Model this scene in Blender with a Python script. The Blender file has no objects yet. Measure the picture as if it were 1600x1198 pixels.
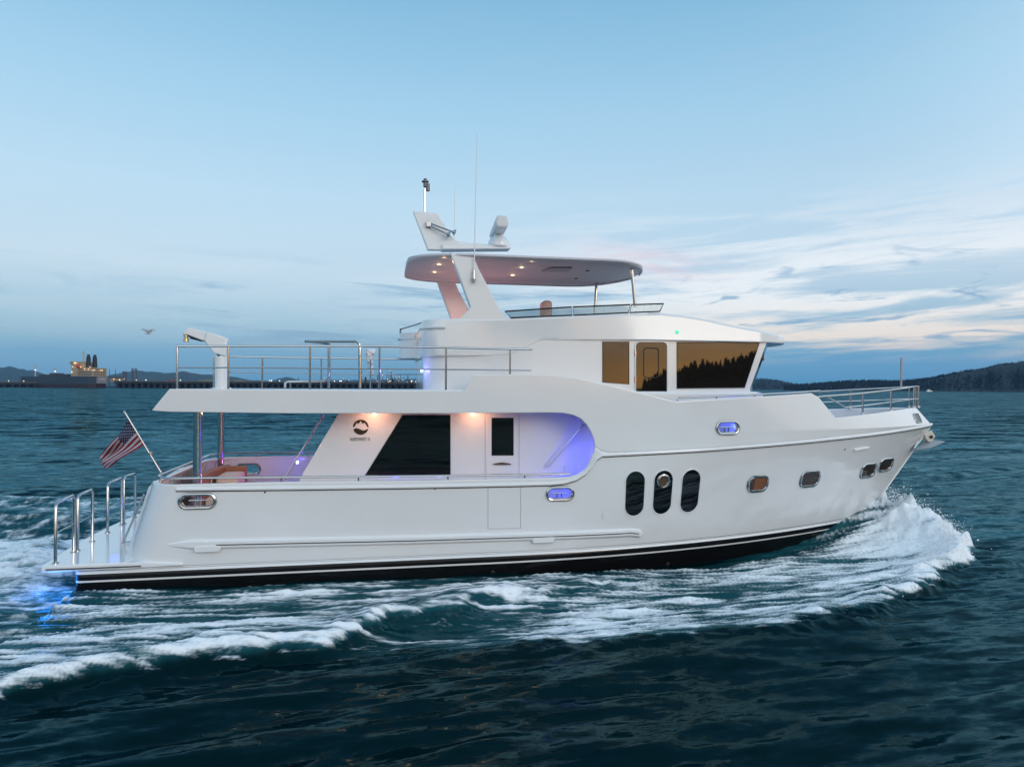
import bpy, bmesh, math, random
import numpy as np
from mathutils import Vector, Matrix

# ------------------------------------------------------------------ camera, sky, sun, exposure
SC = bpy.context.scene
COL = SC.collection
F_PX = 24.0 / 36.0 * 1600.0
YAW, PITCH, ROLL = math.radians(11.2), math.radians(0.31), 0.005
CAM = Vector((0.0, -17.25, 4.05))
_F = Vector((math.sin(YAW) * math.cos(PITCH), math.cos(YAW) * math.cos(PITCH), math.sin(PITCH)))
_R = Vector((math.cos(YAW), -math.sin(YAW), 0.0))
_U = _R.cross(_F)
XC = _R * math.cos(ROLL) + _U * math.sin(ROLL)
YC = -_R * math.sin(ROLL) + _U * math.cos(ROLL)
cam_data = bpy.data.cameras.new("camera")
cam_data.lens, cam_data.sensor_width, cam_data.sensor_fit = 24.0, 36.0, 'HORIZONTAL'
cam_data.clip_start, cam_data.clip_end = 0.1, 60000.0
cam = bpy.data.objects.new("camera", cam_data)
m = Matrix((XC, YC, -_F)).transposed().to_4x4()
m.translation = CAM
cam.matrix_world = m
COL.objects.link(cam)
SC.camera = cam

SC.view_settings.view_transform = 'Standard'
SC.view_settings.look = 'None'
SC.view_settings.exposure = 0.0
SC.view_settings.gamma = 1.0
SC.render.resolution_x, SC.render.resolution_y = 1024, 766
SC.cycles.max_bounces = 8
SC.cycles.glossy_bounces = 4
SC.cycles.diffuse_bounces = 3
SC.cycles.transparent_max_bounces = 12
SC.cycles.caustics_reflective = False
SC.cycles.caustics_refractive = False
SC.cycles.sample_clamp_indirect = 6.0

SUN_ELEV, SUN_AZ = math.radians(4.0), math.radians(152.0)   # azimuth measured from +Y towards +X: behind the camera


def lin(r, g, b):
    def f(c):
        c /= 255.0
        return c / 12.92 if c <= 0.04045 else ((c + 0.055) / 1.055) ** 2.4
    return (f(r), f(g), f(b), 1.0)


class Nodes:
    """small helper for node graphs"""
    def __init__(self, tree):
        self.t = tree
    def n(self, kind, **kw):
        nd = self.t.nodes.new(kind)
        for k, v in kw.items():
            if k.startswith('i_'):
                key = k[2:]
                key = int(key) if key.isdigit() else key.replace('_', ' ')
                nd.inputs[key].default_value = v
            else:
                setattr(nd, k, v)
        return nd
    def l(self, a, b):
        self.t.links.new(a, b)
    def put(self, sock, v):
        if hasattr(v, 'links') or hasattr(v, 'is_linked'):
            self.l(v, sock)
        else:
            sock.default_value = v
    def math(self, op, a, b=None, c=None, clamp=False):
        nd = self.t.nodes.new('ShaderNodeMath')
        nd.operation = op
        nd.use_clamp = clamp
        for i, v in enumerate((a, b, c)):
            if v is not None:
                self.put(nd.inputs[i], v)
        return nd.outputs[0]
    def mix(self, fac, a, b, blend='MIX'):
        nd = self.t.nodes.new('ShaderNodeMix')
        nd.data_type = 'RGBA'
        nd.blend_type = blend
        self.put(nd.inputs[0], fac)
        self.put(nd.inputs[6], a)
        self.put(nd.inputs[7], b)
        return nd.outputs[2]
    def ramp(self, fac, stops, interp='LINEAR'):
        nd = self.t.nodes.new('ShaderNodeValToRGB')
        cr = nd.color_ramp
        cr.interpolation = interp
        while len(cr.elements) < len(stops):
            cr.elements.new(0.5)
        for e, (p, c) in zip(cr.elements, stops):
            e.position = p
            e.color = c if len(c) == 4 else (*c, 1.0)
        self.put(nd.inputs[0], fac)
        return nd.outputs[0]
    def smooth(self, v, a, b):
        nd = self.t.nodes.new('ShaderNodeMapRange')
        nd.interpolation_type = 'SMOOTHSTEP'
        self.put(nd.inputs[0], v)
        nd.inputs[1].default_value, nd.inputs[2].default_value = a, b
        nd.inputs[3].default_value, nd.inputs[4].default_value = 0.0, 1.0
        return nd.outputs[0]


def build_world():
    w = bpy.data.worlds.new("World")
    SC.world = w
    w.use_nodes = True
    t = w.node_tree
    t.nodes.clear()
    N = Nodes(t)
    tc = N.n('ShaderNodeTexCoord')
    sep = N.n('ShaderNodeSeparateXYZ')
    N.l(tc.outputs['Generated'], sep.inputs[0])
    x, y, z = sep.outputs
    elev = N.math('MULTIPLY', N.math('ARCSINE', z), 180 / math.pi)            # degrees
    e90 = N.math('DIVIDE', N.math('MAXIMUM', elev, 0.0), 90.0, clamp=True)
    az = N.math('MULTIPLY', N.math('ARCTAN2', x, y), 180 / math.pi)            # degrees from +Y towards +X
    d = 90.0
    front = N.ramp(e90, [
        (0.0, lin(70, 150, 192)), (2.6 / d, lin(82, 160, 203)), (5.2 / d, lin(146, 184, 213)), (9.0 / d, lin(184, 206, 226)),
        (15 / d, lin(178, 209, 231)), (22 / d, lin(155, 199, 227)), (31 / d, lin(118, 175, 211)), (45 / d, lin(118, 172, 212)), (1.0, lin(128, 172, 208))])
    back = N.ramp(e90, [
        (0.0, (0.66, 0.52, 0.36, 1)), (4 / d, (0.46, 0.42, 0.36, 1)), (8 / d, (1.0, 1.02, 1.0, 1)), (14 / d, (1.30, 1.42, 1.52, 1)), (30 / d, (1.12, 1.28, 1.42, 1)),
        (50 / d, (0.50, 0.66, 0.82, 1)), (1.0, (0.22, 0.42, 0.63, 1))])
    # afterglow low in the sky where the sun has gone down
    gaz = N.math('DIVIDE', N.math('SUBTRACT', N.math('ABSOLUTE', az), 146.0), 15.0)
    gaz = N.math('MULTIPLY', N.math('EXPONENT', N.math('MULTIPLY', N.math('MULTIPLY', gaz, gaz), -1.0)), N.math('GREATER_THAN', az, 0.0))
    glow_c = N.ramp(e90, [(0.0, (2.3, 1.35, 0.50, 1)), (1.8 / d, (1.9, 1.12, 0.42, 1)), (4.2 / d, (0.40, 0.28, 0.15, 1)), (8 / d, (0.62, 0.56, 0.46, 1)), (14 / d, (1.26, 1.36, 1.44, 1)), (28 / d, (1.12, 1.28, 1.42, 1)), (1.0, (0.20, 0.36, 0.52, 1))])
    back = N.mix(gaz, back, glow_c)
    # how far the view turns towards the sunset behind the camera
    sx, sy = math.sin(SUN_AZ), math.cos(SUN_AZ)
    dot = N.math('ADD', N.math('MULTIPLY', x, sx), N.math('MULTIPLY', y, sy))
    side = N.smooth(dot, -0.45, 0.75)
    grad = N.mix(side, front, back)
    # long flat cloud streaks, mostly to the right of the picture
    cv = N.n('ShaderNodeCombineXYZ')
    N.l(N.math('MULTIPLY', az, 0.055), cv.inputs[0])
    N.l(N.math('MULTIPLY', N.math('ADD', elev, N.math('MULTIPLY', az, -0.035)), 0.55), cv.inputs[1])
    n1 = N.n('ShaderNodeTexNoise', i_Scale=1.0, i_Detail=7.0, i_Roughness=0.62, i_Distortion=0.35)
    N.l(cv.outputs[0], n1.inputs['Vector'])
    cv2 = N.n('ShaderNodeCombineXYZ')
    N.l(N.math('MULTIPLY', az, 0.16), cv2.inputs[0])
    N.l(N.math('MULTIPLY', elev, 0.9), cv2.inputs[1])
    cv2.inputs[2].default_value = 4.7
    n2 = N.n('ShaderNodeTexNoise', i_Scale=1.0, i_Detail=6.0, i_Roughness=0.6, i_Distortion=0.8)
    N.l(cv2.outputs[0], n2.inputs['Vector'])
    right = N.smooth(az, -6.0, 34.0)
    band = N.math('MULTIPLY', N.smooth(elev, 1.6, 3.6), N.math('SUBTRACT', 1.0, N.smooth(elev, 7.5, 17.0)))
    amount = N.math('MULTIPLY', band, N.math('ADD', N.math('MULTIPLY', right, 0.92), 0.05))
    cl = N.math('MULTIPLY', N.smooth(n1.outputs[0], 0.40, 0.57), amount, clamp=True)
    cream = N.mix(N.smooth(elev, 2.0, 8.0), lin(244, 226, 212), lin(236, 240, 246))
    lit = N.mix(cl, grad, cream)
    # blue grey undersides
    dark = N.math('MULTIPLY', N.math('MULTIPLY', N.smooth(n2.outputs[0], 0.55, 0.68),
                  N.math('MULTIPLY', N.smooth(elev, 1.5, 3.0), N.math('SUBTRACT', 1.0, N.smooth(elev, 7.0, 13.0)))),
                  N.math('ADD', 0.22, N.math('MULTIPLY', right, 0.60)), clamp=True)
    lit = N.mix(dark, lit, lin(112, 160, 202))
    # a few thin darker streaks low in the middle of the view
    cv3 = N.n('ShaderNodeCombineXYZ')
    N.l(N.math('MULTIPLY', az, 0.075), cv3.inputs[0])
    N.l(N.math('MULTIPLY', N.math('ADD', elev, N.math('MULTIPLY', az, 0.03)), 0.95), cv3.inputs[1])
    cv3.inputs[2].default_value = 11.3
    n3 = N.n('ShaderNodeTexNoise', i_Scale=1.0, i_Detail=5.0, i_Roughness=0.55, i_Distortion=0.5)
    N.l(cv3.outputs[0], n3.inputs['Vector'])
    mid = N.math('MULTIPLY', N.smooth(az, -22.0, -8.0), N.math('SUBTRACT', 1.0, N.smooth(az, 16.0, 30.0)))
    mid = N.math('MULTIPLY', mid, N.math('MULTIPLY', N.smooth(elev, 2.2, 4.0), N.math('SUBTRACT', 1.0, N.smooth(elev, 7.5, 11.0))))
    lit = N.mix(N.math('MULTIPLY', N.math('MULTIPLY', N.smooth(n3.outputs[0], 0.52, 0.66), mid), 0.75), lit, lin(104, 152, 194))
    # faint pink patch of cloud
    gx = N.math('DIVIDE', N.math('SUBTRACT', az, 21.5), 5.5)
    ge = N.math('DIVIDE', N.math('SUBTRACT', N.math('ADD', elev, N.math('MULTIPLY', az, 0.12)), 12.8), 1.1)
    g = N.math('EXPONENT', N.math('MULTIPLY', N.math('ADD', N.math('MULTIPLY', gx, gx), N.math('MULTIPLY', ge, ge)), -1.0))
    pink = N.math('MULTIPLY', N.math('MULTIPLY', g, N.smooth(n2.outputs[0], 0.30, 0.60)), 0.6)
    lit = N.mix(pink, lit, lin(226, 190, 205))
    # thin high veil
    veil = N.math('MULTIPLY', N.math('MULTIPLY', N.smooth(n1.outputs[0], 0.45, 0.75), N.smooth(elev, 9.0, 14.0)), N.math('MULTIPLY', right, 0.18))
    lit = N.mix(veil, lit, lin(178, 196, 214))
    sky = N.n('ShaderNodeTexSky', sky_type='NISHITA', sun_disc=False, sun_elevation=SUN_ELEV, sun_rotation=SUN_AZ)
    bg1 = N.n('ShaderNodeBackground', i_Strength=1.0)
    N.l(lit, bg1.inputs[0])
    bg2 = N.n('ShaderNodeBackground', i_Strength=0.05)
    N.l(sky.outputs[0], bg2.inputs[0])
    add = N.n('ShaderNodeAddShader')
    N.l(bg1.outputs[0], add.inputs[0])
    N.l(bg2.outputs[0], add.inputs[1])
    out = N.n('ShaderNodeOutputWorld')
    N.l(add.outputs[0], out.inputs[0])


build_world()
sd = bpy.data.lights.new("sun", 'SUN')
sd.energy, sd.angle, sd.color = 0.5, math.radians(20), (1.0, 0.90, 0.80)
sun = bpy.data.objects.new("sun", sd)
sdir = Vector((math.sin(SUN_AZ) * math.cos(SUN_ELEV), math.cos(SUN_AZ) * math.cos(SUN_ELEV), math.sin(math.radians(14))))
sun.rotation_euler = (-sdir).to_track_quat('-Z', 'Y').to_euler()
COL.objects.link(sun)


# ------------------------------------------------------------------ photograph pixel -> point on a real plane
def ray(px, py):
    return (_F + XC * ((px - 800.0) / F_PX) - YC * ((py - 599.0) / F_PX))


def at(px, py, Y):
    d = ray(px, py)
    return CAM + d * ((Y - CAM.y) / d.y)


def atz(px, py, z):
    d = ray(px, py)
    return CAM + d * ((z - CAM.z) / d.z)


def far(px, py, depth):
    return CAM + ray(px, py) * depth


# ------------------------------------------------------------------ object helpers
MATS = {}


def mat(name, color=(0.8, 0.8, 0.8), rough=0.5, metal=0.0, spec=0.5, coat=0.0, emit=None, estr=0.0, bump=0.0, bscale=20.0, vary=0.0, vscale=3.0, ior=1.5):
    if name in MATS:
        return MATS[name]
    mt = bpy.data.materials.new(name)
    mt.use_nodes = True
    t = mt.node_tree
    t.nodes.clear()
    N = Nodes(t)
    b = N.n('ShaderNodeBsdfPrincipled', i_Roughness=rough, i_Metallic=metal)
    b.inputs['Specular IOR Level'].default_value = spec
    b.inputs['IOR'].default_value = ior
    b.inputs['Coat Weight'].default_value = coat
    b.inputs['Coat Roughness'].default_value = 0.08
    c = (*color, 1.0) if len(color) == 3 else color
    b.inputs['Base Color'].default_value = c
    tc = N.n('ShaderNodeTexCoord')
    if vary > 0:
        nz = N.n('ShaderNodeTexNoise', i_Scale=vscale, i_Detail=5.0, i_Roughness=0.6)
        N.l(tc.outputs['Object'], nz.inputs['Vector'])
        lo = tuple(v * (1 - vary) for v in c[:3]) + (1,)
        hi = tuple(min(1, v * (1 + vary)) for v in c[:3]) + (1,)
        N.l(N.ramp(nz.outputs[0], [(0.3, lo), (0.7, hi)]), b.inputs['Base Color'])
        N.l(N.math('MULTIPLY_ADD', nz.outputs[0], rough * 0.5, rough * 0.75), b.inputs['Roughness'])
    if bump > 0:
        nb = N.n('ShaderNodeTexNoise', i_Scale=bscale, i_Detail=3.0)
        N.l(tc.outputs['Object'], nb.inputs['Vector'])
        bp = N.n('ShaderNodeBump', i_Strength=bump, i_Distance=0.02)
        N.l(nb.outputs[0], bp.inputs['Height'])
        N.l(bp.outputs[0], b.inputs['Normal'])
    if emit:
        b.inputs['Emission Color'].default_value = (*emit, 1.0)
        b.inputs['Emission Strength'].default_value = estr
    o = N.n('ShaderNodeOutputMaterial')
    N.l(b.outputs[0], o.inputs[0])
    MATS[name] = mt
    return mt


WHITE = mat('white_gelcoat', (0.78, 0.79, 0.80), 0.16, coat=0.8, vary=0.02, vscale=0.8, bump=0.03, bscale=0.9)
STEEL = mat('polished_steel', (0.50, 0.50, 0.50), 0.12, metal=1.0)
BLACKGLASS = mat('dark_glass', (0.003, 0.003, 0.004), 0.02, spec=0.55, ior=1.5)
MIRROR = mat('tinted_window_glass', (0.012, 0.010, 0.008), 0.015, spec=0.36, ior=1.8)
BLACK = mat('black_rubber', (0.012, 0.012, 0.013), 0.45)
GREY = mat('grey_plastic', (0.35, 0.36, 0.38), 0.45)
DARKBRONZE = mat('bronze_emblem', (0.035, 0.022, 0.008), 0.35, metal=0.3)


def tag(o, label=None, cat=None, group=None, kind=None):
    if label: o['label'] = label
    if cat: o['category'] = cat
    if group: o['group'] = group
    if kind: o['kind'] = kind
    return o


def empty(name, loc=(0, 0, 0)):
    o = bpy.data.objects.new(name, None)
    o.empty_display_size = 0.2
    o.location = loc
    COL.objects.link(o)
    return o


class MB:
    """collects pieces of ONE mesh, in world coordinates"""
    def __init__(self):
        self.v, self.f = [], []
    def add(self, vs, fs):
        k = len(self.v)
        self.v += [tuple(p) for p in vs]
        self.f += [tuple(i + k for i in q) for q in fs]
        return self
    def grid(self, rows, close_u=False, close_v=False):
        nr, nc = len(rows), len(rows[0])
        vs = [p for r in rows for p in r]
        fs = []
        for i in range(nr - (0 if close_v else 1)):
            for j in range(nc - (0 if close_u else 1)):
                a, b = i * nc + j, i * nc + (j + 1) % nc
                c, d = ((i + 1) % nr) * nc + (j + 1) % nc, ((i + 1) % nr) * nc + j
                fs.append((a, b, c, d))
        return self.add(vs, fs)
    def box(self, x0, x1, y0, y1, z0, z1):
        vs = [(x, y, z) for z in (z0, z1) for y in (y0, y1) for x in (x0, x1)]
        return self.add(vs, [(0, 2, 3, 1), (4, 5, 7, 6), (0, 1, 5, 4), (2, 6, 7, 3), (0, 4, 6, 2), (1, 3, 7, 5)])
    def prism(self, pts, axis, a0, a1):
        """polygon swept along an axis; pts are the two other coordinates"""
        def mk(p, a):
            return {'y': (p[0], a, p[1]), 'z': (p[0], p[1], a), 'x': (a, p[0], p[1])}[axis]
        n = len(pts)
        vs = [mk(p, a0) for p in pts] + [mk(p, a1) for p in pts]
        fs = [tuple(range(n)), tuple(range(2 * n - 1, n - 1, -1))] + [(i, n + i, n + (i + 1) % n, (i + 1) % n) for i in range(n)]
        return self.add(vs, fs)
    def tube(self, path, r, n=10, closed=False, r1=None):
        P = [Vector(p) for p in path]
        m_ = len(P)
        rows = []
        nrm = None
        for i in range(m_):
            if closed:
                t = (P[(i + 1) % m_] - P[i - 1]).normalized()
            else:
                t = (P[min(i + 1, m_ - 1)] - P[max(i - 1, 0)]).normalized()
            if nrm is None:
                nrm = t.orthogonal().normalized()
            nrm = (nrm - t * nrm.dot(t)).normalized()
            bi = t.cross(nrm)
            rr = r if r1 is None else r + (r1 - r) * i / (m_ - 1)
            rows.append([P[i] + (nrm * math.cos(2 * math.pi * k / n) + bi * math.sin(2 * math.pi * k / n)) * rr for k in range(n)])
        self.grid(rows, close_u=True, close_v=closed)
        if not closed:
            k = len(self.v)
            self.f.append(tuple(range(k - n, k)))
            self.f.append(tuple(range(k - n * m_ + n - 1, k - n * m_ - 1, -1)))
        return self
    def lathe(self, prof, base, axis=(0, 0, 1), n=20):
        ax = Vector(axis).normalized()
        u = ax.orthogonal().normalized()
        w = ax.cross(u)
        b = Vector(base)
        rows = [[b + ax * h + (u * math.cos(2 * math.pi * k / n) + w * math.sin(2 * math.pi * k / n)) * max(r, 1e-4) for k in range(n)] for r, h in prof]
        self.grid(rows, close_u=True)
        k = len(self.v)
        self.f.append(tuple(range(k - n, k)))
        k0 = k - n * len(prof)
        self.f.append(tuple(range(k0 + n - 1, k0 - 1, -1)))
        return self
    def sphere(self, c, r, n=10, sz=1.0):
        prof = [(r * math.sin(math.pi * i / n), -r * sz * math.cos(math.pi * i / n)) for i in range(n + 1)]
        return self.lathe(prof, c, n=max(8, n + 4))
    def build(self, name, material, parent=None, bevel=0.0, smooth=True, angle=35, solid=0.0, segs=2):
        me = bpy.data.meshes.new(name)
        me.from_pydata([tuple(p) for p in self.v], [], self.f)
        bm = bmesh.new()
        bm.from_mesh(me)
        bmesh.ops.remove_doubles(bm, verts=bm.verts, dist=1e-5)
        bmesh.ops.recalc_face_normals(bm, faces=bm.faces)
        bm.to_mesh(me)
        bm.free()
        return finish(me, name, material, parent, bevel, smooth, angle, solid, segs)


def finish(me, name, material, parent=None, bevel=0.0, smooth=True, angle=35, solid=0.0, segs=2):
    o = bpy.data.objects.new(name, me)
    COL.objects.link(o)
    for mm in (material if isinstance(material, (list, tuple)) else [material]):
        me.materials.append(mm)
    if smooth:
        me.polygons.foreach_set('use_smooth', [True] * len(me.polygons))
        me.set_sharp_from_angle(angle=math.radians(angle))
    if parent is not None:
        root = parent
        o.parent = parent
        o.matrix_parent_inverse = world_of(parent).inverted()
    if solid:
        md = o.modifiers.new('solid', 'SOLIDIFY')
        md.thickness, md.offset = solid, -1.0
    if bevel:
        md = o.modifiers.new('bevel', 'BEVEL')
        md.width, md.segments, md.limit_method, md.angle_limit = bevel, segs, 'ANGLE', math.radians(40)
        md.harden_normals = False
    return o


def world_of(o):
    mtx = Matrix.Translation(o.location)
    if o.parent is not None:
        mtx = world_of(o.parent) @ o.matrix_parent_inverse @ mtx
    return mtx


def capsule(cx, cz, w, h, n=10):
    """outline of a rounded slot centred at cx, cz"""
    r = min(w, h) / 2
    pts = []
    for qx, qz, a0 in ((1, 1, 0), (-1, 1, 90), (-1, -1, 180), (1, -1, 270)):
        for k in range(n + 1):
            a = math.radians(a0 + 90 * k / n)
            pts.append((cx + qx * (w / 2 - r) + r * math.cos(a), cz + qz * (h / 2 - r) + r * math.sin(a)))
    return pts


def rrect(cx, cz, w, h, r, n=6):
    pts = []
    for qx, qz, a0 in ((1, 1, 0), (-1, 1, 90), (-1, -1, 180), (1, -1, 270)):
        for k in range(n + 1):
            a = math.radians(a0 + 90 * k / n)
            pts.append((cx + qx * (w / 2 - r) + r * math.cos(a), cz + qz * (h / 2 - r) + r * math.sin(a)))
    return pts


def lamp(name, loc, energy, color, parent=None, size=0.05, spot=None, aim=(0, 0, -1)):
    ld = bpy.data.lights.new(name, 'SPOT' if spot else 'POINT')
    ld.energy, ld.color, ld.shadow_soft_size = energy, color, size
    if spot:
        ld.spot_size, ld.spot_blend = math.radians(spot), 0.6
    o = bpy.data.objects.new(name, ld)
    o.location = loc
    o.rotation_euler = Vector(aim).to_track_quat('-Z', 'Y').to_euler()
    COL.objects.link(o)
    if parent is not None:
        o.parent = parent
        o.matrix_parent_inverse = world_of(parent).inverted()
    return o


# ------------------------------------------------------------------ noise in numpy
_rs = np.random.RandomState(7)
_PERM = _rs.permutation(256)
_PERM = np.concatenate([_PERM, _PERM])
_GA = _rs.rand(256) * 2 * np.pi
_GX, _GY = np.cos(_GA), np.sin(_GA)


def perlin(x, y):
    xi, yi = np.floor(x).astype(np.int64), np.floor(y).astype(np.int64)
    xf, yf = x - xi, y - yi
    u, v = xf * xf * xf * (xf * (xf * 6 - 15) + 10), yf * yf * yf * (yf * (yf * 6 - 15) + 10)
    def gr(ix, iy, dx, dy):
        h = _PERM[_PERM[ix & 255] + (iy & 255)]
        return _GX[h] * dx + _GY[h] * dy
    a, b = gr(xi, yi, xf, yf), gr(xi + 1, yi, xf - 1, yf)
    c, d = gr(xi, yi + 1, xf, yf - 1), gr(xi + 1, yi + 1, xf - 1, yf - 1)
    return 1.5 * ((a + (b - a) * u) * (1 - v) + (c + (d - c) * u) * v)


def fbm(x, y, oct=5, gain=0.5, lac=2.03):
    s, a, t = 0.0, 1.0, 0.0
    for i in range(oct):
        s = s + a * perlin(x + 17.3 * i, y - 9.1 * i)
        t += a
        a *= gain
        x, y = x * lac, y * lac
    return s / t


def sstep(v, a, b):
    t = np.clip((v - a) / (b - a), 0, 1)
    return t * t * (3 - 2 * t)


# ------------------------------------------------------------------ hull form
def x_stem(z):
    return 13.5 + 0.83 * z if z < 3.03 else 16.02 - 1.05 * (z - 3.03)


def x_stern(z):
    if z < 0.45:
        return -5.72
    return -4.97 + (min(z, 2.3) - 0.5) * 0.31


def half_beam(X, z):
    t = min(max(z / (2.58 + 0.04 * min(max(X - 4.8, 0.0), 11.5)), -0.25), 1.0)
    bm_ = 2.65 + 0.10 * t
    x0 = 2.0 + 4.0 * t
    p = 2.0 + 0.2 * t
    xs = x_stem(z)
    b = bm_
    if X > x0:
        s = min(1.0, (X - x0) / (xs - x0))
        b = bm_ * (1 - s ** p)
    r = 0.05 if z > 2.6 else (0.7 if z > 0.455 else 0.12)
    d = X - x_stern(z)
    if d < r:
        d = max(d, 0.0)
        b = min(b, bm_ - r + math.sqrt(max(0.0, r * r - (r - d) ** 2)))
    return max(b, 0.0)


def surf(px, py, off=0.0):
    """pixel -> point on the starboard side of the hull"""
    Y = -2.75
    for _ in range(12):
        p = at(px, py, Y)
        Y = 0.5 * Y + 0.5 * (-half_beam(p.x, p.z) - off)
    return at(px, py, Y)


def path_xz(pxs):
    a = np.array([[q.x, q.z] for q in (surf(*p) for p in pxs)])
    return a[:, 0], a[:, 1]


CAP_X, CAP_Z = path_xz([(236, 751), (440, 753), (640, 751), (800, 748), (870, 746.5), (890, 745), (903, 741), (913, 735), (920, 727), (925, 717), (928.5, 706), (930, 697),
                        (938, 704), (950, 707), (1000, 705.5), (1100, 700), (1200, 692.5), (1300, 683), (1380, 674), (1430, 666.5), (1456, 661)])
LOW_X, LOW_Z = path_xz([(238, 641), (265, 643), (450, 645.5), (700, 645.5), (860, 644.5), (880, 645), (895, 648), (908, 654), (917, 663), (924, 675), (928.5, 686), (930, 696.9)])
UP_X, UP_Z = path_xz([(238, 640), (265, 607.5), (500, 609.5), (727, 610.5), (740, 586), (800, 584.5), (830, 584.5), (870, 586.5), (905, 591), (945, 598.5), (985, 608.5), (1020, 617.5), (1045, 624), (1062, 627),
                      (1090, 625), (1180, 620.5), (1268, 615.5), (1288, 614), (1298, 621), (1312, 652.5), (1350, 648.5), (1400, 642), (1433, 637)])
X_E = CAP_X[11]


def z_cap(X):
    return float(np.interp(X, CAP_X, CAP_Z))


def z_low(X):
    return float(np.interp(X, LOW_X, LOW_Z)) if X < X_E else z_cap(X)


def z_up(X):
    return float(np.interp(X, UP_X, UP_Z))


def columns(x0, x1):
    xs = list(np.arange(x0, 4.0, 0.06)) + list(np.arange(4.0, X_E - 0.15, 0.03)) + [X_E - 0.15 * (1 - k / 22) ** 2 for k in range(23)] + list(np.arange(X_E + 0.02, X_E + 0.3, 0.03)) + list(np.arange(X_E + 0.32, x1, 0.05))
    xs += [v for v in list(UP_X) + list(LOW_X) + list(CAP_X) if x0 < v < x1]
    xs = sorted(set(round(v, 4) for v in xs if x0 <= v <= x1))
    return xs


def xmap(Xr, z, ref):
    """slide a reference station so that stem and transom keep their rake"""
    if Xr > 6.0:
        return 6.0 + (Xr - 6.0) / (ref[1] - 6.0) * (x_stem(z) - 6.0)
    if Xr < -3.4 and ref[0] > -50:
        return -3.4 + (Xr + 3.4) / (ref[0] + 3.4) * (x_stern(z) + 3.4)
    return Xr


HOLES = []          # (X, z, half width, half height) fairlead openings through the bulwark


def in_hole(X, z):
    for hx, hz, hw, hh in HOLES:
        dx = max(0.0, abs(X - hx) - (hw - hh))
        if dx * dx + (z - hz) ** 2 < hh * hh:
            return True
    return False


def hole_at(px, py, wpx, hpx):
    p = surf(px, py)
    dep = (p - CAM).dot(_F)
    s = dep / F_PX
    HOLES.append((p.x, p.z, wpx * s / 2, hpx * s / 2))
    return p


H_STERN = hole_at(308.5, 782.5, 48, 17)
H_MID = hole_at(875, 771, 38, 15)
H_BOW = hole_at(1137, 668, 35, 15)


def shell_mesh(side, xs, zlo, zhi, nz, ref, cut):
    cols = []
    for X in xs:
        a, b = zlo(X), zhi(X)
        col = []
        for k in range(nz + 1):
            z = a + (b - a) * k / nz
            x = xmap(X, z, ref)
            col.append((x, side * half_beam(x, z), z))
        cols.append(col)
    vs = [p for c in cols for p in c]
    fs = []
    n = nz + 1
    for i in range(len(cols) - 1):
        for k in range(nz):
            q = (i * n + k, (i + 1) * n + k, (i + 1) * n + k + 1, i * n + k + 1)
            if cut:
                cx = sum(vs[j][0] for j in q) / 4
                cz = sum(vs[j][2] for j in q) / 4
                if in_hole(cx, cz):
                    continue
            fs.append(q if side < 0 else q[::-1])
    return vs, fs


def raw_mesh(name, vs, fs, material, parent, **kw):
    me = bpy.data.meshes.new(name)
    me.from_pydata(vs, [], fs)
    bm = bmesh.new()
    bm.from_mesh(me)
    bmesh.ops.remove_doubles(bm, verts=bm.verts, dist=1e-5)
    bm.to_mesh(me)
    bm.free()
    return finish(me, name, material, parent, **kw)


def hull_material():
    mt = bpy.data.materials.new('hull_paint')
    mt.use_nodes = True
    t = mt.node_tree
    t.nodes.clear()
    N = Nodes(t)
    geo = N.n('ShaderNodeNewGeometry')
    sp = N.n('ShaderNodeSeparateXYZ')
    N.l(geo.outputs['Position'], sp.inputs[0])
    z = sp.outputs[2]
    nz = N.n('ShaderNodeTexNoise', i_Scale=0.7, i_Detail=4.0)
    N.l(geo.outputs['Position'], nz.inputs['Vector'])
    white = N.ramp(nz.outputs[0], [(0.3, (0.765, 0.775, 0.785, 1)), (0.7, (0.795, 0.80, 0.81, 1))])
    below = N.math('LESS_THAN', z, 0.385)
    line = N.math('MULTIPLY', N.math('GREATER_THAN', z, 0.225), N.math('LESS_THAN', z, 0.262))
    c = N.mix(below, white, (0.006, 0.006, 0.007, 1))
    c = N.mix(line, c, (0.70, 0.70, 0.70, 1))
    b = N.n('ShaderNodeBsdfPrincipled', i_Roughness=0.16)
    N.l(N.math('MULTIPLY', N.math('SUBTRACT', 1.0, below), 0.8), b.inputs['Coat Weight'])
    N.l(N.math('MULTIPLY_ADD', below, -0.25, 0.5), b.inputs['Specular IOR Level'])
    b.inputs['Coat Roughness'].default_value = 0.06
    N.l(c, b.inputs['Base Color'])
    o = N.n('ShaderNodeOutputMaterial')
    N.l(b.outputs[0], o.inputs[0])
    return mt


HULL = hull_material()

yacht = empty('motor_yacht', (0, 0, 0))
tag(yacht, 'large white motor yacht with black waterline under way past the tanker, bow wave breaking', 'yacht')


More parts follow.
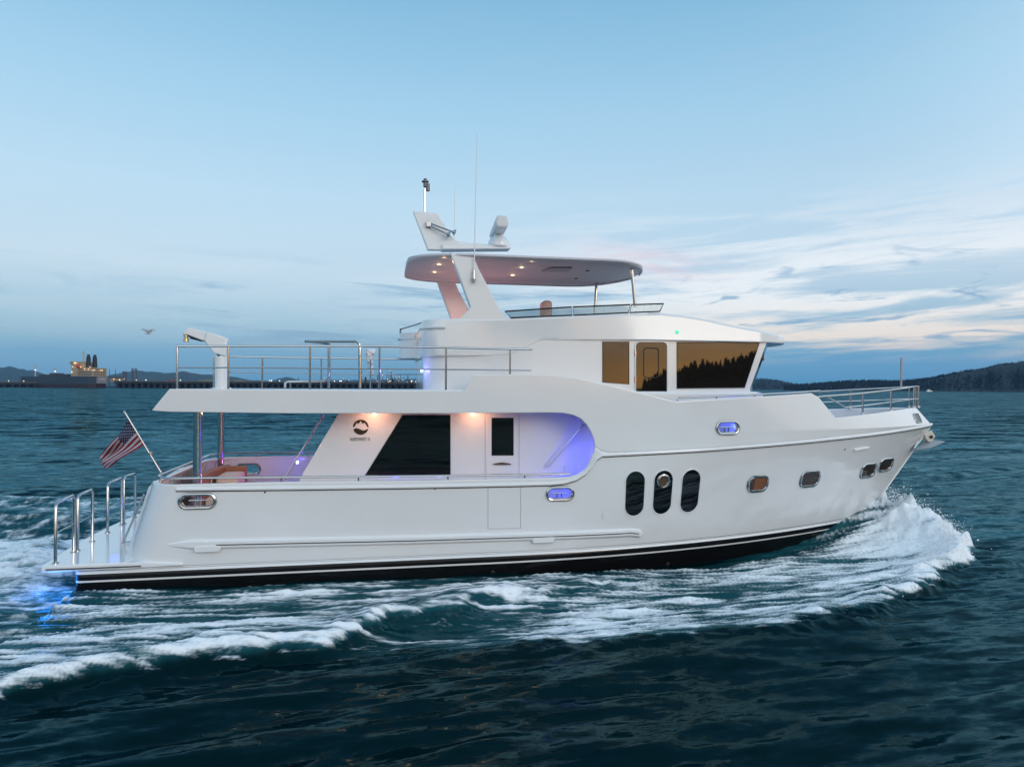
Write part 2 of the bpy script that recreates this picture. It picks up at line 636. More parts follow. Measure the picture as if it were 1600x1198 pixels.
def build_hull():
    ref = (x_stern(2.0), x_stem(3.0))
    xs = columns(ref[0], ref[1])
    xs = sorted(set(xs + [ref[0] + 0.9 * (k / 20) ** 2 for k in range(1, 20)] + [ref[1]] + [ref[1] - 0.5 * (k / 10) ** 2 for k in range(1, 10)]))
    vs, fs = [], []
    for side in (-1, 1):
        v, f = shell_mesh(side, xs, lambda X: 0.47, z_cap, 70, ref, True)
        k = len(vs)
        vs += v
        fs += [tuple(i + k for i in q) for q in f]
        # underwater and boot top part
        refl = (-5.72, x_stem(0.2))
        cols = []
        xl = [-5.72 + 0.7 * (k2 / 12) ** 2 for k2 in range(13)] + list(np.linspace(-4.9, 13.0, 150)) + [13.2, 13.4, 13.55, refl[1]]
        for X in xl:
            col = []
            for z in (-0.8, -0.4, -0.1, 0.1, 0.3, 0.44):
                if X > 6:
                    x = 6 + (X - 6) / (refl[1] - 6) * (x_stem(z) - 6)
                else:
                    x = X
                col.append((x, side * half_beam(x, z), z))
            cols.append(col)
        # join up to the upper hull
        k = len(vs)
        n = 6
        vs += [p for c in cols for p in c]
        for i in range(len(cols) - 1):
            for j in range(n - 1):
                q = (k + i * n + j, k + (i + 1) * n + j, k + (i + 1) * n + j + 1, k + i * n + j + 1)
                fs.append(q if side < 0 else q[::-1])
        # strip bridging the two levels
        k = len(vs)
        st = []
        for X in [-4.97 + 0.0] + list(np.linspace(-4.6, 13.0, 120)) + [13.3, 13.6, x_stem(0.45)]:
            row = []
            for z in (0.44, 0.47):
                x = X if X < 6 else 6 + (X - 6) / (x_stem(0.45) - 6) * (x_stem(z) - 6)
                row.append((x, side * (half_beam(max(x, -4.2), z) if x < -4.2 and z < 0.46 else half_beam(x, z)), z))
            st.append(row)
        vs += [p for c in st for p in c]
        for i in range(len(st) - 1):
            q = (k + i * 2, k + (i + 1) * 2, k + (i + 1) * 2 + 1, k + i * 2 + 1)
            fs.append(q if side < 0 else q[::-1])
    # transom
    k = len(vs)
    zz = list(np.linspace(0.47, z_cap(ref[0]), 12))
    for z in zz:
        xx = x_stern(z)
        b = half_beam(xx, z)
        vs += [(xx, -b, z), (xx, 0, z), (xx, b, z)]
    for i in range(11):
        for j in range(2):
            fs.append((k + i * 3 + j + 3, k + i * 3 + j + 4, k + i * 3 + j + 1, k + i * 3 + j)[::-1])
    k = len(vs)
    b = half_beam(-5.72, 0.2)
    vs += [(-5.72, -b, -0.8), (-5.72, b, -0.8), (-5.72, b, 0.44), (-5.72, -b, 0.44)]
    fs.append((k, k + 3, k + 2, k + 1))
    return raw_mesh('hull', vs, fs, HULL, yacht, solid=0.07, angle=50)


build_hull()

REF_T = (-4.33, 15.98)


def build_side_shell(side):
    xs = [X for X in columns(LOW_X[0], x_stem(3.2))]
    vs, fs = shell_mesh(side, xs, lambda X: min(z_low(X), z_up(X) - 0.005), z_up, 40, (-99, x_stem(3.05)), True)
    return raw_mesh('side_shell', vs, fs, WHITE, yacht, solid=0.07, angle=50)


for s in (-1, 1):
    build_side_shell(s)


def deck_poly(name, x0, x1, z, inset, material, thick=0.05, n=80, zf=None):
    top = []
    for k in range(n + 1):
        X = x0 + (x1 - x0) * k / n
        b = max(0.02, half_beam(X, z) - inset)
        top.append((X, b))
    pts = [(X, -b) for X, b in top] + [(X, b) for X, b in reversed(top)]
    return MB().prism(pts, 'z', z - thick, z).build(name, material, yacht)


DECK = mat('deck_paint', (0.62, 0.62, 0.62), 0.55, vary=0.05, vscale=6)
TEAK = mat('teak', (0.30, 0.16, 0.07), 0.5, vary=0.25, vscale=9)
deck_poly('main_deck', -4.55, 5.2, 1.12, 0.075, DECK)
deck_poly('foredeck', 9.4, 15.4, 2.78, 0.075, DECK)
deck_poly('bridge_deck', 4.9, 9.45, 3.02, 0.075, DECK)
MB().box(-3.95, 5.6, -2.63, 2.63, 3.56, 3.985).build('boat_deck', WHITE, yacht, bevel=0.03)
# aft lip of the overhang
pa, pb = at(238, 641, -2.75), at(265, 608, -2.75)
MB().prism([(pa.x + 0.03, pa.z), (pb.x + 0.02, pb.z - 0.01), (-3.9, 3.98), (-3.9, pa.z)], 'y', -2.66, 2.66).build('overhang_lip', WHITE, yacht, bevel=0.02)


# ---- mouldings
def surf_path(pxs, off, sub=6):
    P = [surf(*p) for p in pxs]
    out = []
    for a, b in zip(P, P[1:]):
        for k in range(sub):
            q = a.lerp(b, k / sub)
            hb = half_beam(q.x, q.z)
            out.append((q.x, -hb - off, q.z))
    q = P[-1]
    out.append((q.x, -half_beam(q.x, q.z) - off, q.z))
    return out


rub = surf_path([(275, 764), (440, 762.5), (640, 760), (800, 757), (860, 755.5), (882, 753.5), (900, 748), (914, 739), (924, 728), (931, 717), (940, 711), (1000, 708), (1100, 702.5), (1200, 695), (1300, 685.5), (1380, 676.5), (1430, 669), (1456, 664)], 0.0, 8)
for s in (1, -1):
    MB().tube([(x, s * y, z) for x, y, z in rub], 0.042, 10).build('rub_rail', WHITE, yacht)
    MB().tube([(x, s * (y - (0.006 if s else 0)), z - 0.044) for x, y, z in rub], 0.012, 6).build('rub_rail_shadow_line', BLACK, yacht)  # thin black tube drawn in place of the shadow under the rub rail
cap = surf_path([(238, 752), (440, 753), (640, 751), (800, 748), (870, 746.5), (890, 745), (903, 741), (913, 735), (920, 727), (925, 717), (928.5, 706)], -0.035, 8)
stern_arc = []
for s in (1, -1):
    MB().tube([(x, s * (y + 0.01), z - 0.035) for x, y, z in cap], 0.036, 10).build('cap_rail', WHITE, yacht)
zc = z_cap(-4.4)
MB().tube([(x_stern(zc) + 0.03, y, zc - 0.035) for y in np.linspace(-2.1, 2.1, 8)], 0.036, 10).build('cap_rail', WHITE, yacht)
# pocketed strake low on the side
st_t = surf_path([(258, 851), (640, 843), (985, 831), (1005, 833)], 0.0, 10)
b_ = MB()
rows = []
for i, (x, y, z) in enumerate(st_t):
    e = min(1.0, i / 1.0, (len(st_t) - 1 - i) / 3.0)
    h = 0.115 * (0.25 + 0.75 * e)
    w = 0.055 * e
    rows.append([(x, y + 0.02, z + h), (x, y - w, z + h * 0.55), (x, y - w, z - h * 0.55), (x, y + 0.02, z - h)])
b_.grid(rows)
b_.build('side_strake', WHITE, yacht, bevel=0.01)
MB().tube([(x, y - 0.056, z - 0.012) for x, y, z in st_t[2:-4]], 0.011, 6).build('strake_groove', BLACK, yacht)
for px in (325, 848):
    p = surf(px, 856.5 if px < 500 else 842.5)
    MB().prism(rrect(p.x, p.z, 0.50, 0.13, 0.05), 'y', p.y - 0.075, p.y - 0.02).build('strake_vent', WHITE, yacht, bevel=0.015)


# boarding gate seams
def seam(pts, w=0.007):
    MB().tube([(p.x, p.y - 0.001, p.z) for p in (surf(*q) for q in pts)], w / 2 + 0.002, 5).build('gate_seam', GREY, yacht)


seam([(762.5, 758), (762.5, 826)])
seam([(813.5, 757), (813.5, 825)])
seam([(762.5, 826), (813.5, 825)])


for px, py in ((414, 769), (680, 763.5), (796, 760.5), (1320, 702)):
    q = surf(px, py)
    MB().lathe([(0.018, 0.0), (0.018, 0.012), (0.0, 0.013)], q + Vector((0, 0.004, 0)), axis=(0, -1, 0), n=10).build('scupper', BLACK, yacht)
for px, py in ((770, 894), (1043, 880.5), (1211, 862)):
    q = surf(px, py)
    MB().lathe([(0.045, 0.0), (0.045, 0.012), (0.025, 0.016), (0.025, 0.004)], q + Vector((0, 0.004, 0)), axis=(0, -1, 0), n=12).build('through_hull_fitting', BLACK, yacht)


# ---- openings, portholes and hull windows
def ring_on_side(name, px, py, wpx, hpx, tube_r, material, parent, off=0.0, n=10, square=None):
    c = surf(px, py)
    s = (c - CAM).dot(_F) / F_PX
    # the surface is turned away from the lens towards the bow: widen along the surface
    w, h = wpx * s, hpx * s
    dx = 0.05
    slope = (half_beam(c.x + dx, c.z) - half_beam(c.x - dx, c.z)) / (2 * dx)
    out = rrect(0, 0, w, h, square) if square else capsule(0, 0, w, h, n)
    P = []
    for u, v in out:
        x, z = c.x + u, c.z + v
        P.append((x, -half_beam(x, z) - off, z))
    return c, P, MB().tube(P, tube_r, 8, closed=True).build(name, material, parent)


def fairlead(px, py, w, h):
    c, P, o = ring_on_side('fairlead_ring', px, py, w + 4, h + 4, 0.034, STEEL, yacht, 0.008)
    MB().tube([(c.x - 0.17, c.y + 0.03, c.z + 0.01), (c.x + 0.17, c.y + 0.03, c.z + 0.01)], 0.014, 8).tube([(c.x - 0.05, c.y + 0.05, c.z - 0.12), (c.x - 0.05, c.y + 0.05, c.z + 0.01)], 0.016, 8).tube([(c.x + 0.05, c.y + 0.05, c.z - 0.12), (c.x + 0.05, c.y + 0.05, c.z + 0.01)], 0.016, 8).build('cleat', STEEL, o)


fairlead(308.5, 782.5, 48, 17)
fairlead(875, 771, 38, 15)
fairlead(1137, 668, 35, 15)


def mirrored_ring(c, w, h):
    P = []
    for u, v in capsule(0, 0, w, h):
        P.append((c.x + u, half_beam(c.x + u, c.z + v) - 0.07, c.z + v))
    MB().tube(P, 0.03, 8, closed=True).build('fairlead_ring', STEEL, yacht)


for hx, hz, hw, hh in HOLES:
    mirrored_ring(Vector((hx, 0, hz)), hw * 2 + 0.05, hh * 2 + 0.05)


def pane_on_side(name, px, py, wpx, hpx, off, material, parent, square=None, thick=0.02):
    c = surf(px, py)
    s = (c - CAM).dot(_F) / F_PX
    out = rrect(0, 0, wpx * s, hpx * s, square) if square else capsule(0, 0, wpx * s, hpx * s, 12)
    n = len(out)
    vs = []
    for d in (off, off - thick):
        for u, v in out:
            x, z = c.x + u, c.z + v
            vs.append((x, -half_beam(x, z) - d, z))
        vs.append((c.x, -half_beam(c.x, c.z) - d, c.z))
    fs = []
    for i in range(n):
        j = (i + 1) % n
        fs += [(i, j, n), (n + 1 + j, n + 1 + i, 2 * n + 1), (i, n + 1 + i, n + 1 + j, j)]
    return MB().add(vs, fs).build(name, material, parent)


for px, py, w, h in ((992, 771, 33, 72), (1035.5, 769, 33, 71), (1078.5, 767, 33, 70)):
    o = pane_on_side('hull_window', px, py, w, h, 0.006, BLACKGLASS, yacht)
    ring_on_side('window_frame', px, py, w, h, 0.014, WHITE, o, 0.004)
c, P, o = ring_on_side('porthole', 1036, 751, 19, 19, 0.030, STEEL, yacht, 0.022, n=8)
COPPER = mat('lit_cabin_pane', (0.10, 0.042, 0.014), 0.1, spec=0.4, emit=(0.5, 0.16, 0.04), estr=0.10)
DARKCABIN = mat('dim_cabin_pane', (0.035, 0.018, 0.010), 0.05, spec=0.35)
pane_on_side('pane', 1036, 751, 16, 16, 0.012, mat('cabin_pane', (0.10, 0.05, 0.025), 0.1, spec=0.6), o)
for i, (px, py, w, h) in enumerate(((1184, 755.5, 38, 24), (1265.5, 748, 40, 24), (1357, 735, 38, 22), (1384.5, 726, 38, 20))):
    s_ = 0.155
    c, P, o = ring_on_side('porthole', px, py, w, h, 0.034, STEEL, yacht, 0.01, square=s_)
    pane_on_side('pane', px, py, w - 3, h - 3, 0.006, COPPER if i == 0 else DARKCABIN, o, square=s_ - 0.02)
pane_on_side('curtain', 1174, 756.5, 11, 19, 0.010, mat('cabin_curtain', (0.05, 0.03, 0.02), 0.6), yacht, square=0.05)
MB().tube([surf(1334, 703) + Vector((0, -0.02, 0)), surf(1356, 699) + Vector((0, -0.02, 0))], 0.035, 8).build('hawse_chute', WHITE, yacht)
c, P, o = ring_on_side('bow_light', 1434.5, 653, 20, 13, 0.022, STEEL, yacht, 0.01, square=0.06)
pane_on_side('lens', 1434.5, 653, 18, 11, 0.008, mat('dark_lens', (0.03, 0.05, 0.05), 0.08), o, square=0.05)

# ---- swim platform
pl = MB()
out = []
for k in range(21):
    y = -2.72 + 5.44 * k / 20
    out.append((-6.27 - 0.16 * (1 - (y / 2.72) ** 2), y))
pts = out + [(-4.75, 2.72), (-4.75, -2.72)]
pl.prism(pts, 'z', 0.465, 0.60)
platform = pl.build('swim_platform', WHITE, yacht, bevel=0.03, segs=3)
for s in (-1, 1):
    MB().prism([(-4.9, 0.475), (-4.9, 0.59), (-4.45, 0.585), (-3.75, 0.53), (-3.75, 0.50)], 'y', s * 2.60, s * 2.735).build('platform_fairing', WHITE, yacht, bevel=0.012)
    MB().tube([(-6.18, s * 2.725, 0.52), (-4.5, s * 2.745, 0.52)], 0.013, 6).build('platform_strip', BLACK, yacht)


def platform_rail(p0, p1, top0, top1):
    a, b = atz(*p0, 0.60), atz(*p1, 0.60)
    za = at(p0[0], top0, a.y).z
    zb = at(p1[0], top1, b.y).z
    r = 0.09
    d = (b - a).normalized()
    A, B = Vector((a.x, a.y, za)), Vector((b.x, b.y, zb))
    path = [a, A - Vector((0, 0, r)), A - Vector((0, 0, r * .35)) + d * r * 0.3, A + d * r, B - d * r, B - Vector((0, 0, r * .35)) - d * r * .3, B - Vector((0, 0, r)), b]
    o = MB().tube(path, 0.031, 10).build('platform_rail', STEEL, yacht)
    for q in (a, b):
        MB().lathe([(0.06, 0.0), (0.06, 0.02), (0.035, 0.03)], (q.x, q.y, 0.60), n=14).build('rail_foot', STEEL, o)
    mid0, mid1 = a.lerp(A, 0.5), b.lerp(B, 0.5)
    MB().tube([mid0, mid1], 0.012, 6).build('rail_bar', STEEL, o)


platform_rail((86.5, 880), (115, 863), 786, 773)
platform_rail((121, 860), (144, 846), 774, 764)
platform_rail((168, 832), (190, 820), 755, 746)
platform_rail((193.5, 818), (211, 808), 745, 739)
p0, p1 = at(190, 853, -1.0), at(225, 772, -1.0)
MB().tube([p0, p1], 0.022, 8).tube([p0 + (p1 - p0) * .08, p0 + (p1 - p0) * .08 + Vector((.25, 0, 0))], .015, 6).tube([p0 + (p1 - p0) * .94, p0 + (p1 - p0) * .94 + Vector((.25, 0, 0))], .015, 6).build('transom_handrail', STEEL, yacht)

# ---- cabin on the main deck
YS = -1.90
def prism_px(px_pts, Y, t):
    """polygon given on the plane Y, with thickness t going inboard"""
    return [(q.x, q.z) for q in (at(a, b, Y) for a, b in px_pts)]


for s in (-1, 1):
    pts = prism_px([(530, 644), (1010, 644)], YS, 0)
    top_aft, _ = pts
    bot = at(462, 760, YS)
    sl = (top_aft[0] - bot.x) / (top_aft[1] - bot.z)
    aft0 = top_aft[0] - sl * (top_aft[1] - 1.12)
    MB().prism([(aft0, 1.13), (top_aft[0] + sl * 0.06, 3.555), (5.05, 3.555), (5.05, 1.13)], 'y', s * 1.90, s * 1.75).build('saloon_side', WHITE, yacht, bevel=0.02)
MB().box(0.9, 1.0, -1.74, 1.74, 1.13, 3.555).build('saloon_bulkhead', mat('saloon_wall', (0.5, 0.42, 0.36), 0.5), yacht)
# saloon window and side door (starboard), standing just proud of the wall
win = MB().prism(prism_px([(628.5, 648), (704, 648), (704, 743), (570, 743)], YS - 0.004, 0), 'y', YS - 0.006, YS + 0.02).build('saloon_window', BLACKGLASS, yacht)
a0 = [at(a, b, YS - 0.008) for a, b in ((628.5, 648), (704, 648), (704, 743), (570, 743))]
MB().tube(a0, 0.010, 6, closed=True).build('window_trim', GREY, win)
for px in (758, 811):
    MB().tube([at(px, 646, YS - 0.001), at(px, 790, YS - 0.001)], 0.006, 5).build('door_seam', GREY, yacht)
door = MB().prism(prism_px([(759.5, 650), (809.5, 650), (809.5, 800), (759.5, 800)], YS, 0), 'y', YS - 0.010, YS + 0.02).build('side_door', WHITE, yacht, bevel=0.006)
q = prism_px([(768, 652.5), (802.5, 652.5), (802.5, 711.5), (768, 711.5)], YS - 0.01, 0)
MB().prism(q, 'y', YS - 0.018, YS - 0.006).build('door_window', BLACKGLASS, door, bevel=0.004)
c0, c1 = at(771, 725, YS - 0.05), at(798, 725, YS - 0.05)
MB().tube([c0, c0.lerp(c1, 0.35) + Vector((0, 0, 0.022)), c0.lerp(c1, 0.5) + Vector((0, 0, 0.035)), c0.lerp(c1, 0.65) + Vector((0, 0, 0.022)), c1], 0.012, 6).tube([c0, c1], 0.014, 6).tube([c0.lerp(c1, .5), c0.lerp(c1, .5) + Vector((0, .05, 0))], .02, 6).build('door_handle', mat('bronze_handle', (0.25, 0.18, 0.10), 0.3, metal=1.0), door)

# forward end of the side decks: a curved bulkhead
for s in (-1, 1):
    prof = []
    for k in range(13):
        a = math.radians(90 * k / 12)
        prof.append((4.55 + 0.42 * math.sin(a), s * (1.895 + 0.80 * (1 - math.cos(a)))))
    prof.append((4.99, s * 2.68))
    rows = [[(x, y, z) for x, y in prof] for z in (1.13, 3.55)]
    MB().grid(rows).build('deck_bulkhead', WHITE, yacht, solid=0.0)
MB().tube([at(855.5, 729, -2.02), at(912, 663, -2.12)], 0.024, 8).tube([at(857, 728, -2.02), at(857, 728, -1.9)], .018, 6).tube([at(911, 664, -2.12), at(911, 664, -1.9)], .018, 6).build('stair_handrail', STEEL, yacht)
MB().prism(prism_px([(882, 728), (895, 728), (895, 744), (882, 744)], YS - 0.002, 0), 'y', YS - 0.012, YS).build('deck_locker_hatch', WHITE, yacht, bevel=0.004)

# emblem and lettering on the raked saloon side
ec = at(563.7, 667.3, YS)
er = 12.0 * (ec - CAM).dot(_F) / F_PX
def emb(pts, name='emblem'):
    return MB().prism([(ec.x + x * er, ec.z + y * er) for x, y in pts], 'y', YS - 0.006, YS - 0.001).build(name, DARKBRONZE, yacht, smooth=False)
arc = [(math.cos(math.radians(a)), math.sin(math.radians(a))) for a in range(-2, 183, 6)]
emb(arc + [(-0.84, 0.02), (-0.5, 0.60), (-0.42, 0.52), (-0.30, 0.44), (0.0, 0.82), (0.12, 0.60), (0.30, 0.42), (0.36, 0.54), (0.50, 0.58), (0.72, 0.24), (0.88, -0.02)])
low = [(math.cos(math.radians(a)) * 0.98, math.sin(math.radians(a)) * 0.98) for a in range(198, 346, 6)]
emb(low + [(0.88, -0.20), (0.6, -0.36), (0.32, -0.42), (0.0, -0.30), (-0.35, -0.14), (-0.62, -0.12), (-0.86, -0.22)])
def text_mesh(name, body, loc, size, material, parent, rot=(math.pi / 2, 0, 0), width=None):
    cu = bpy.data.curves.new(name, 'FONT')
    cu.body, cu.size, cu.extrude, cu.align_x, cu.align_y = body, size, 0.003, 'CENTER', 'CENTER'
    o = bpy.data.objects.new(name, cu)
    COL.objects.link(o)
    dg = bpy.context.evaluated_depsgraph_get()
    me = bpy.data.meshes.new_from_object(o.evaluated_get(dg))
    bpy.data.objects.remove(o)
    if width:
        xs = [v.co.x for v in me.vertices]
        k = width / (max(xs) - min(xs))
        for v in me.vertices:
            v.co.x *= k
    R = Matrix.Translation(loc) @ Matrix.Rotation(rot[2], 4, 'Z') @ Matrix.Rotation(rot[0], 4, 'X')
    me.transform(R)
    return finish(me, name, material, parent, smooth=False)
tl = at(562.7, 686.3, YS - 0.004)
text_mesh('lettering', 'NORTHWEST 1S', tl, 0.105, DARKBRONZE, yacht, width=0.415)

# ---- support posts and cockpit
for px, Y in ((309, -2.30), (345.5, 2.0)):
    t = at(px, 646, Y)
    MB().lathe([(0.085, 1.12), (0.085, 3.56)], (t.x, t.y, 0), n=20).build('support_post', STEEL, yacht)
# cap rails of stainless steel
def guard(path, r, name, post_every=None, post_h=0.12):
    o = MB().tube(path, r, 10).build(name, STEEL, yacht)
    if post_every:
        for k in post_every:
            q = Vector(path[k])
            MB().tube([q, q - Vector((0, 0, post_h))], r * 0.75, 8).build('stanchion', STEEL, o)
    return o
zr = 0.10
near = [surf(x, y, -0.06) for x, y in ((890, 740), (820, 741.5), (700, 743), (560, 744.5), (440, 745.5), (330, 746.5))]
near = [Vector((q.x, -2.66, q.z)) for q in near]
ra = []
for k in range(9):
    a = math.radians(90 * k / 8)
    ra.append(Vector((-3.75 - 0.62 * math.sin(a), -2.04 - 0.62 * math.cos(a), near[-1].z)))
gpath = near + ra + [Vector((q.x, -q.y, q.z)) for q in reversed(ra)] + [Vector((q.x, -q.y, q.z)) for q in reversed(near)]
guard(gpath, 0.024, 'cap_guard_rail', [1, 2, 3, 4, 5, 8, 11, 17, 20, 24, 25, 26, 27, 28], 0.10)
# aft stair to the boat deck, port side
MB().tube([at(442, 752, 1.2), at(506, 648, 1.2)], 0.022, 8).tube([at(470, 752, 1.75), at(522, 660, 1.75)], 0.018, 8).build('stair_handrail', STEEL, yacht)

# ---- pilothouse
def outline(front_side, front_c, w, x_aft, r_aft):
    pts = []
    for k in range(9):
        a = math.radians(90 * k / 8)
        pts.append((x_aft + r_aft - r_aft * math.sin(a) if False else x_aft + r_aft * (1 - math.sin(a)), -(w - r_aft) - r_aft * math.cos(a)))
    pts = pts[::-1]                      # from centre aft round to the side
    pts += [(front_side, -w), (front_side + (front_c - front_side) * 0.62, -w * 0.62), (front_c, -w * 0.22)]
    return pts + [(x, -y) for x, y in reversed(pts)]


def loft(levels, name, material, parent, bevel=0.0, angle=30):
    b = MB()
    b.grid([[(x, y, z) for x, y in o] for z, o in levels], close_u=True)
    n = len(levels[0][1])
    k = len(b.v)
    b.f.append(tuple(range(k - n, k)))
    b.f.append(tuple(range(n - 1, -1, -1)))
    return b.build(name, material, parent, bevel=bevel, angle=angle)


YP = -1.95
b_f, t_f = at(1172, 607, YP), at(1199, 532, YP)
fx = lambda z: b_f.x + (z - b_f.z) / (t_f.z - b_f.z) * (t_f.x - b_f.x)
x_trunk = at(661, 580, -1.5).x
levels = [(z, outline(fx(max(z, b_f.z)), fx(max(z, b_f.z)) + 0.80, 1.95, x_trunk, 0.55)) for z in (3.7, b_f.z, t_f.z, t_f.z + 0.03)]
ph = loft(levels, 'pilothouse', WHITE, yacht)
# ledge round the pilothouse foot
ld = outline(b_f.x + 0.30, b_f.x + 1.15, 2.02, 5.15, 0.3)
lz = at(1190, 612, -2.0).z
loft([(2.9, ld), (lz - 0.06, ld), (lz + 0.0, outline(b_f.x + 0.12, b_f.x + 0.95, 1.98, 5.15, 0.3))], 'pilothouse_ledge', WHITE, yacht, bevel=0.01)


def flat_pane(name, px_pts, Y, material, parent, t=0.006, frame=0.0, fmat=None):
    pts = prism_px(px_pts, Y, 0)
    o = MB().prism(pts, 'y', Y - t, Y + 0.015).build(name, material, parent)
    if frame:
        MB().tube([(x, Y - t - 0.002, z) for x, z in pts], frame, 6, closed=True).build('window_frame', fmat or BLACK, o)
    return o


flat_pane('side_window', [(941.5, 534), (982.5, 534), (982.5, 600), (941.5, 597)], YP, MIRROR, ph, frame=0.010)
flat_pane('side_window', [(1057.5, 535), (1186.5, 535), (1163, 605.5), (1057.5, 606.5)], YP, MIRROR, ph, frame=0.012)
# door with its own window
dpx = []
for cx, cy, a0 in ((1000, 541, 180), (1035, 541, 270)):
    for k in range(7):
        a = math.radians(a0 + 90 * k / 6)
        dpx.append((cx + 7.5 * math.cos(a), cy + 7.5 * math.sin(a)))
dpx += [(1042.5, 640), (992.5, 640)]
dr = flat_pane('pilothouse_door', dpx, YP, MIRROR, ph, t=0.012, frame=0.018, fmat=WHITE)
MB().tube([(x, YP - 0.016, z) for x, z in rrect(at(1017, 567, YP).x, at(1017, 567, YP).z, 0.37, 0.70, 0.07)], 0.012, 6, closed=True).build('window_gasket', BLACK, dr)
for py in (552, 593):
    h = at(993, py, YP - 0.02)
    MB().box(h.x - 0.018, h.x + 0.018, YP - 0.03, YP, h.z - 0.075, h.z + 0.075).build('hinge', mat('copper_hinge', (0.5, 0.3, 0.2), 0.25, metal=1.0), dr, bevel=0.004)
# front windscreens
zb, zt = b_f.z + 0.06, t_f.z - 0.10
for s in (-1, 1):
    def fp(z, k, out):
        o = outline(fx(z), fx(z) + 0.80, 1.95, x_trunk, 0.55)
        i = 9
        A, B, C_ = Vector(o[i]), Vector(o[i + 1]), Vector(o[i + 2])
        return A.lerp(B, k) + Vector((0.80, -0.60)) * out
    vs = []
    for out in (0.006, -0.01):
        for k, z in ((0.06, zb), (0.94, zb), (0.94, zt), (0.06, zt)):
            q = fp(z, k, out)
            vs.append((q.x, q.y * -s, z))
    MB().add(vs, [(0, 1, 2, 3), (7, 6, 5, 4), (0, 4, 5, 1), (1, 5, 6, 2), (2, 6, 7, 3), (3, 7, 4, 0)]).build('windscreen', MIRROR, ph)
wv = fp
q = at(1189, 550, -1.9)
MB().box(q.x + 0.0, q.x + 0.07, -1.93, -1.87, q.z - 0.22, q.z + 0.2).build('wiper_motor', BLACK, ph, bevel=0.01)

# ---- flybridge body and brow
def acrylic():
    mt = bpy.data.materials.new('tinted_acrylic')
    mt.use_nodes = True
    t = mt.node_tree
    t.nodes.clear()
    N = Nodes(t)
    tr = N.n('ShaderNodeBsdfTransparent')
    tr.inputs[0].default_value = (0.66, 0.74, 0.78, 1)
    gl_ = N.n('ShaderNodeBsdfGlossy', i_Roughness=0.03)
    gl_.inputs[0].default_value = (0.9, 0.9, 0.9, 1)
    fr = N.n('ShaderNodeFresnel', i_IOR=1.5)
    mx = N.n('ShaderNodeMixShader')
    N.l(fr.outputs[0], mx.inputs[0]); N.l(tr.outputs[0], mx.inputs[1]); N.l(gl_.outputs[0], mx.inputs[2])
    o = N.n('ShaderNodeOutputMaterial')
    N.l(mx.outputs[0], o.inputs[0])
    return mt
YB = -2.03
def prof_from(pxs, Y):
    P = [at(a, b, Y) for a, b in pxs]
    return np.array([p.x for p in P]), np.array([p.z for p in P])
TX, TZ = prof_from([(663, 497.5), (735, 497.5), (800, 497), (900, 493), (985, 490), (1035, 489.5), (1065, 492.5), (1095, 497)], YB)
TX = np.append(TX, [8.85, 9.9, 10.6])
TZ = np.append(TZ, [5.515, 5.375, 5.27])
BX, BZ = prof_from([(663, 556), (760, 556), (800, 554), (845, 531), (1000, 531)], YB)
zb_end = BZ[-1]
xa = x_trunk - 0.03
x_side, x_tip = 9.3, 10.55
stations = [xa + 0.5 * (1 - math.cos(math.radians(90 * k / 8))) for k in range(9)] + list(np.linspace(xa + 0.6, x_side, 70)) + [x_side + (x_tip - x_side) * math.sin(math.radians(90 * k / 12)) for k in range(1, 13)]
rows = []
for X in stations:
    w = 2.03
    if X < xa + 0.5:
        d = X - xa
        w = 2.03 - 0.5 + math.sqrt(max(0, 0.25 - (0.5 - d) ** 2))
    if X > x_side - 0.5:
        s_ = (X - (x_side - 0.5)) / (x_tip - x_side + 0.5)
        w = 2.03 * max(0.30, math.sqrt(max(0.0, 1 - s_ ** 3.6)))
    zt_ = float(np.interp(X, TX, TZ))
    zb_ = float(np.interp(X, BX, BZ))
    if X > 9.0:
        zb_ = zb_end + 0.0
    zt_ = max(zt_, zb_ + 0.10)
    zf = 4.97 if X < 6.4 else zt_ + 0.03
    iw = max(w - 0.14, 0.05)
    lean = 0.05 * (zt_ - zb_) - min(0.0, 0.0)
    wb = min(w, float(np.interp(X, [1.0, 1.8, 2.6, 3.6, 6.5], [2.0, 2.0, 1.958, 1.962, 2.025])))
    half = [(0.0, zb_), (wb - 0.012, zb_), (wb, zb_ + 0.02), (wb + (w - lean - wb) * 0.12, max(zb_ + 0.05, 5.235 if X < 8.5 else zb_ + 0.05)), (w - lean, zt_ - 0.05), (w - lean - 0.04, zt_), (iw - lean, zt_), (iw - lean - 0.02, zf), (0.0, zf + (0.02 if X >= 6.4 else 0))]
    rows.append([(X, -y, z) for y, z in half] + [(X, y, z) for y, z in reversed(half[1:-1])])
b = MB().grid(rows, close_u=True)
n = len(rows[0])
k = len(b.v)
b.f.append(tuple(range(k - n, k)))
b.f.append(tuple(range(n - 1, -1, -1)))
fly = b.build('flybridge', WHITE, yacht, angle=28)
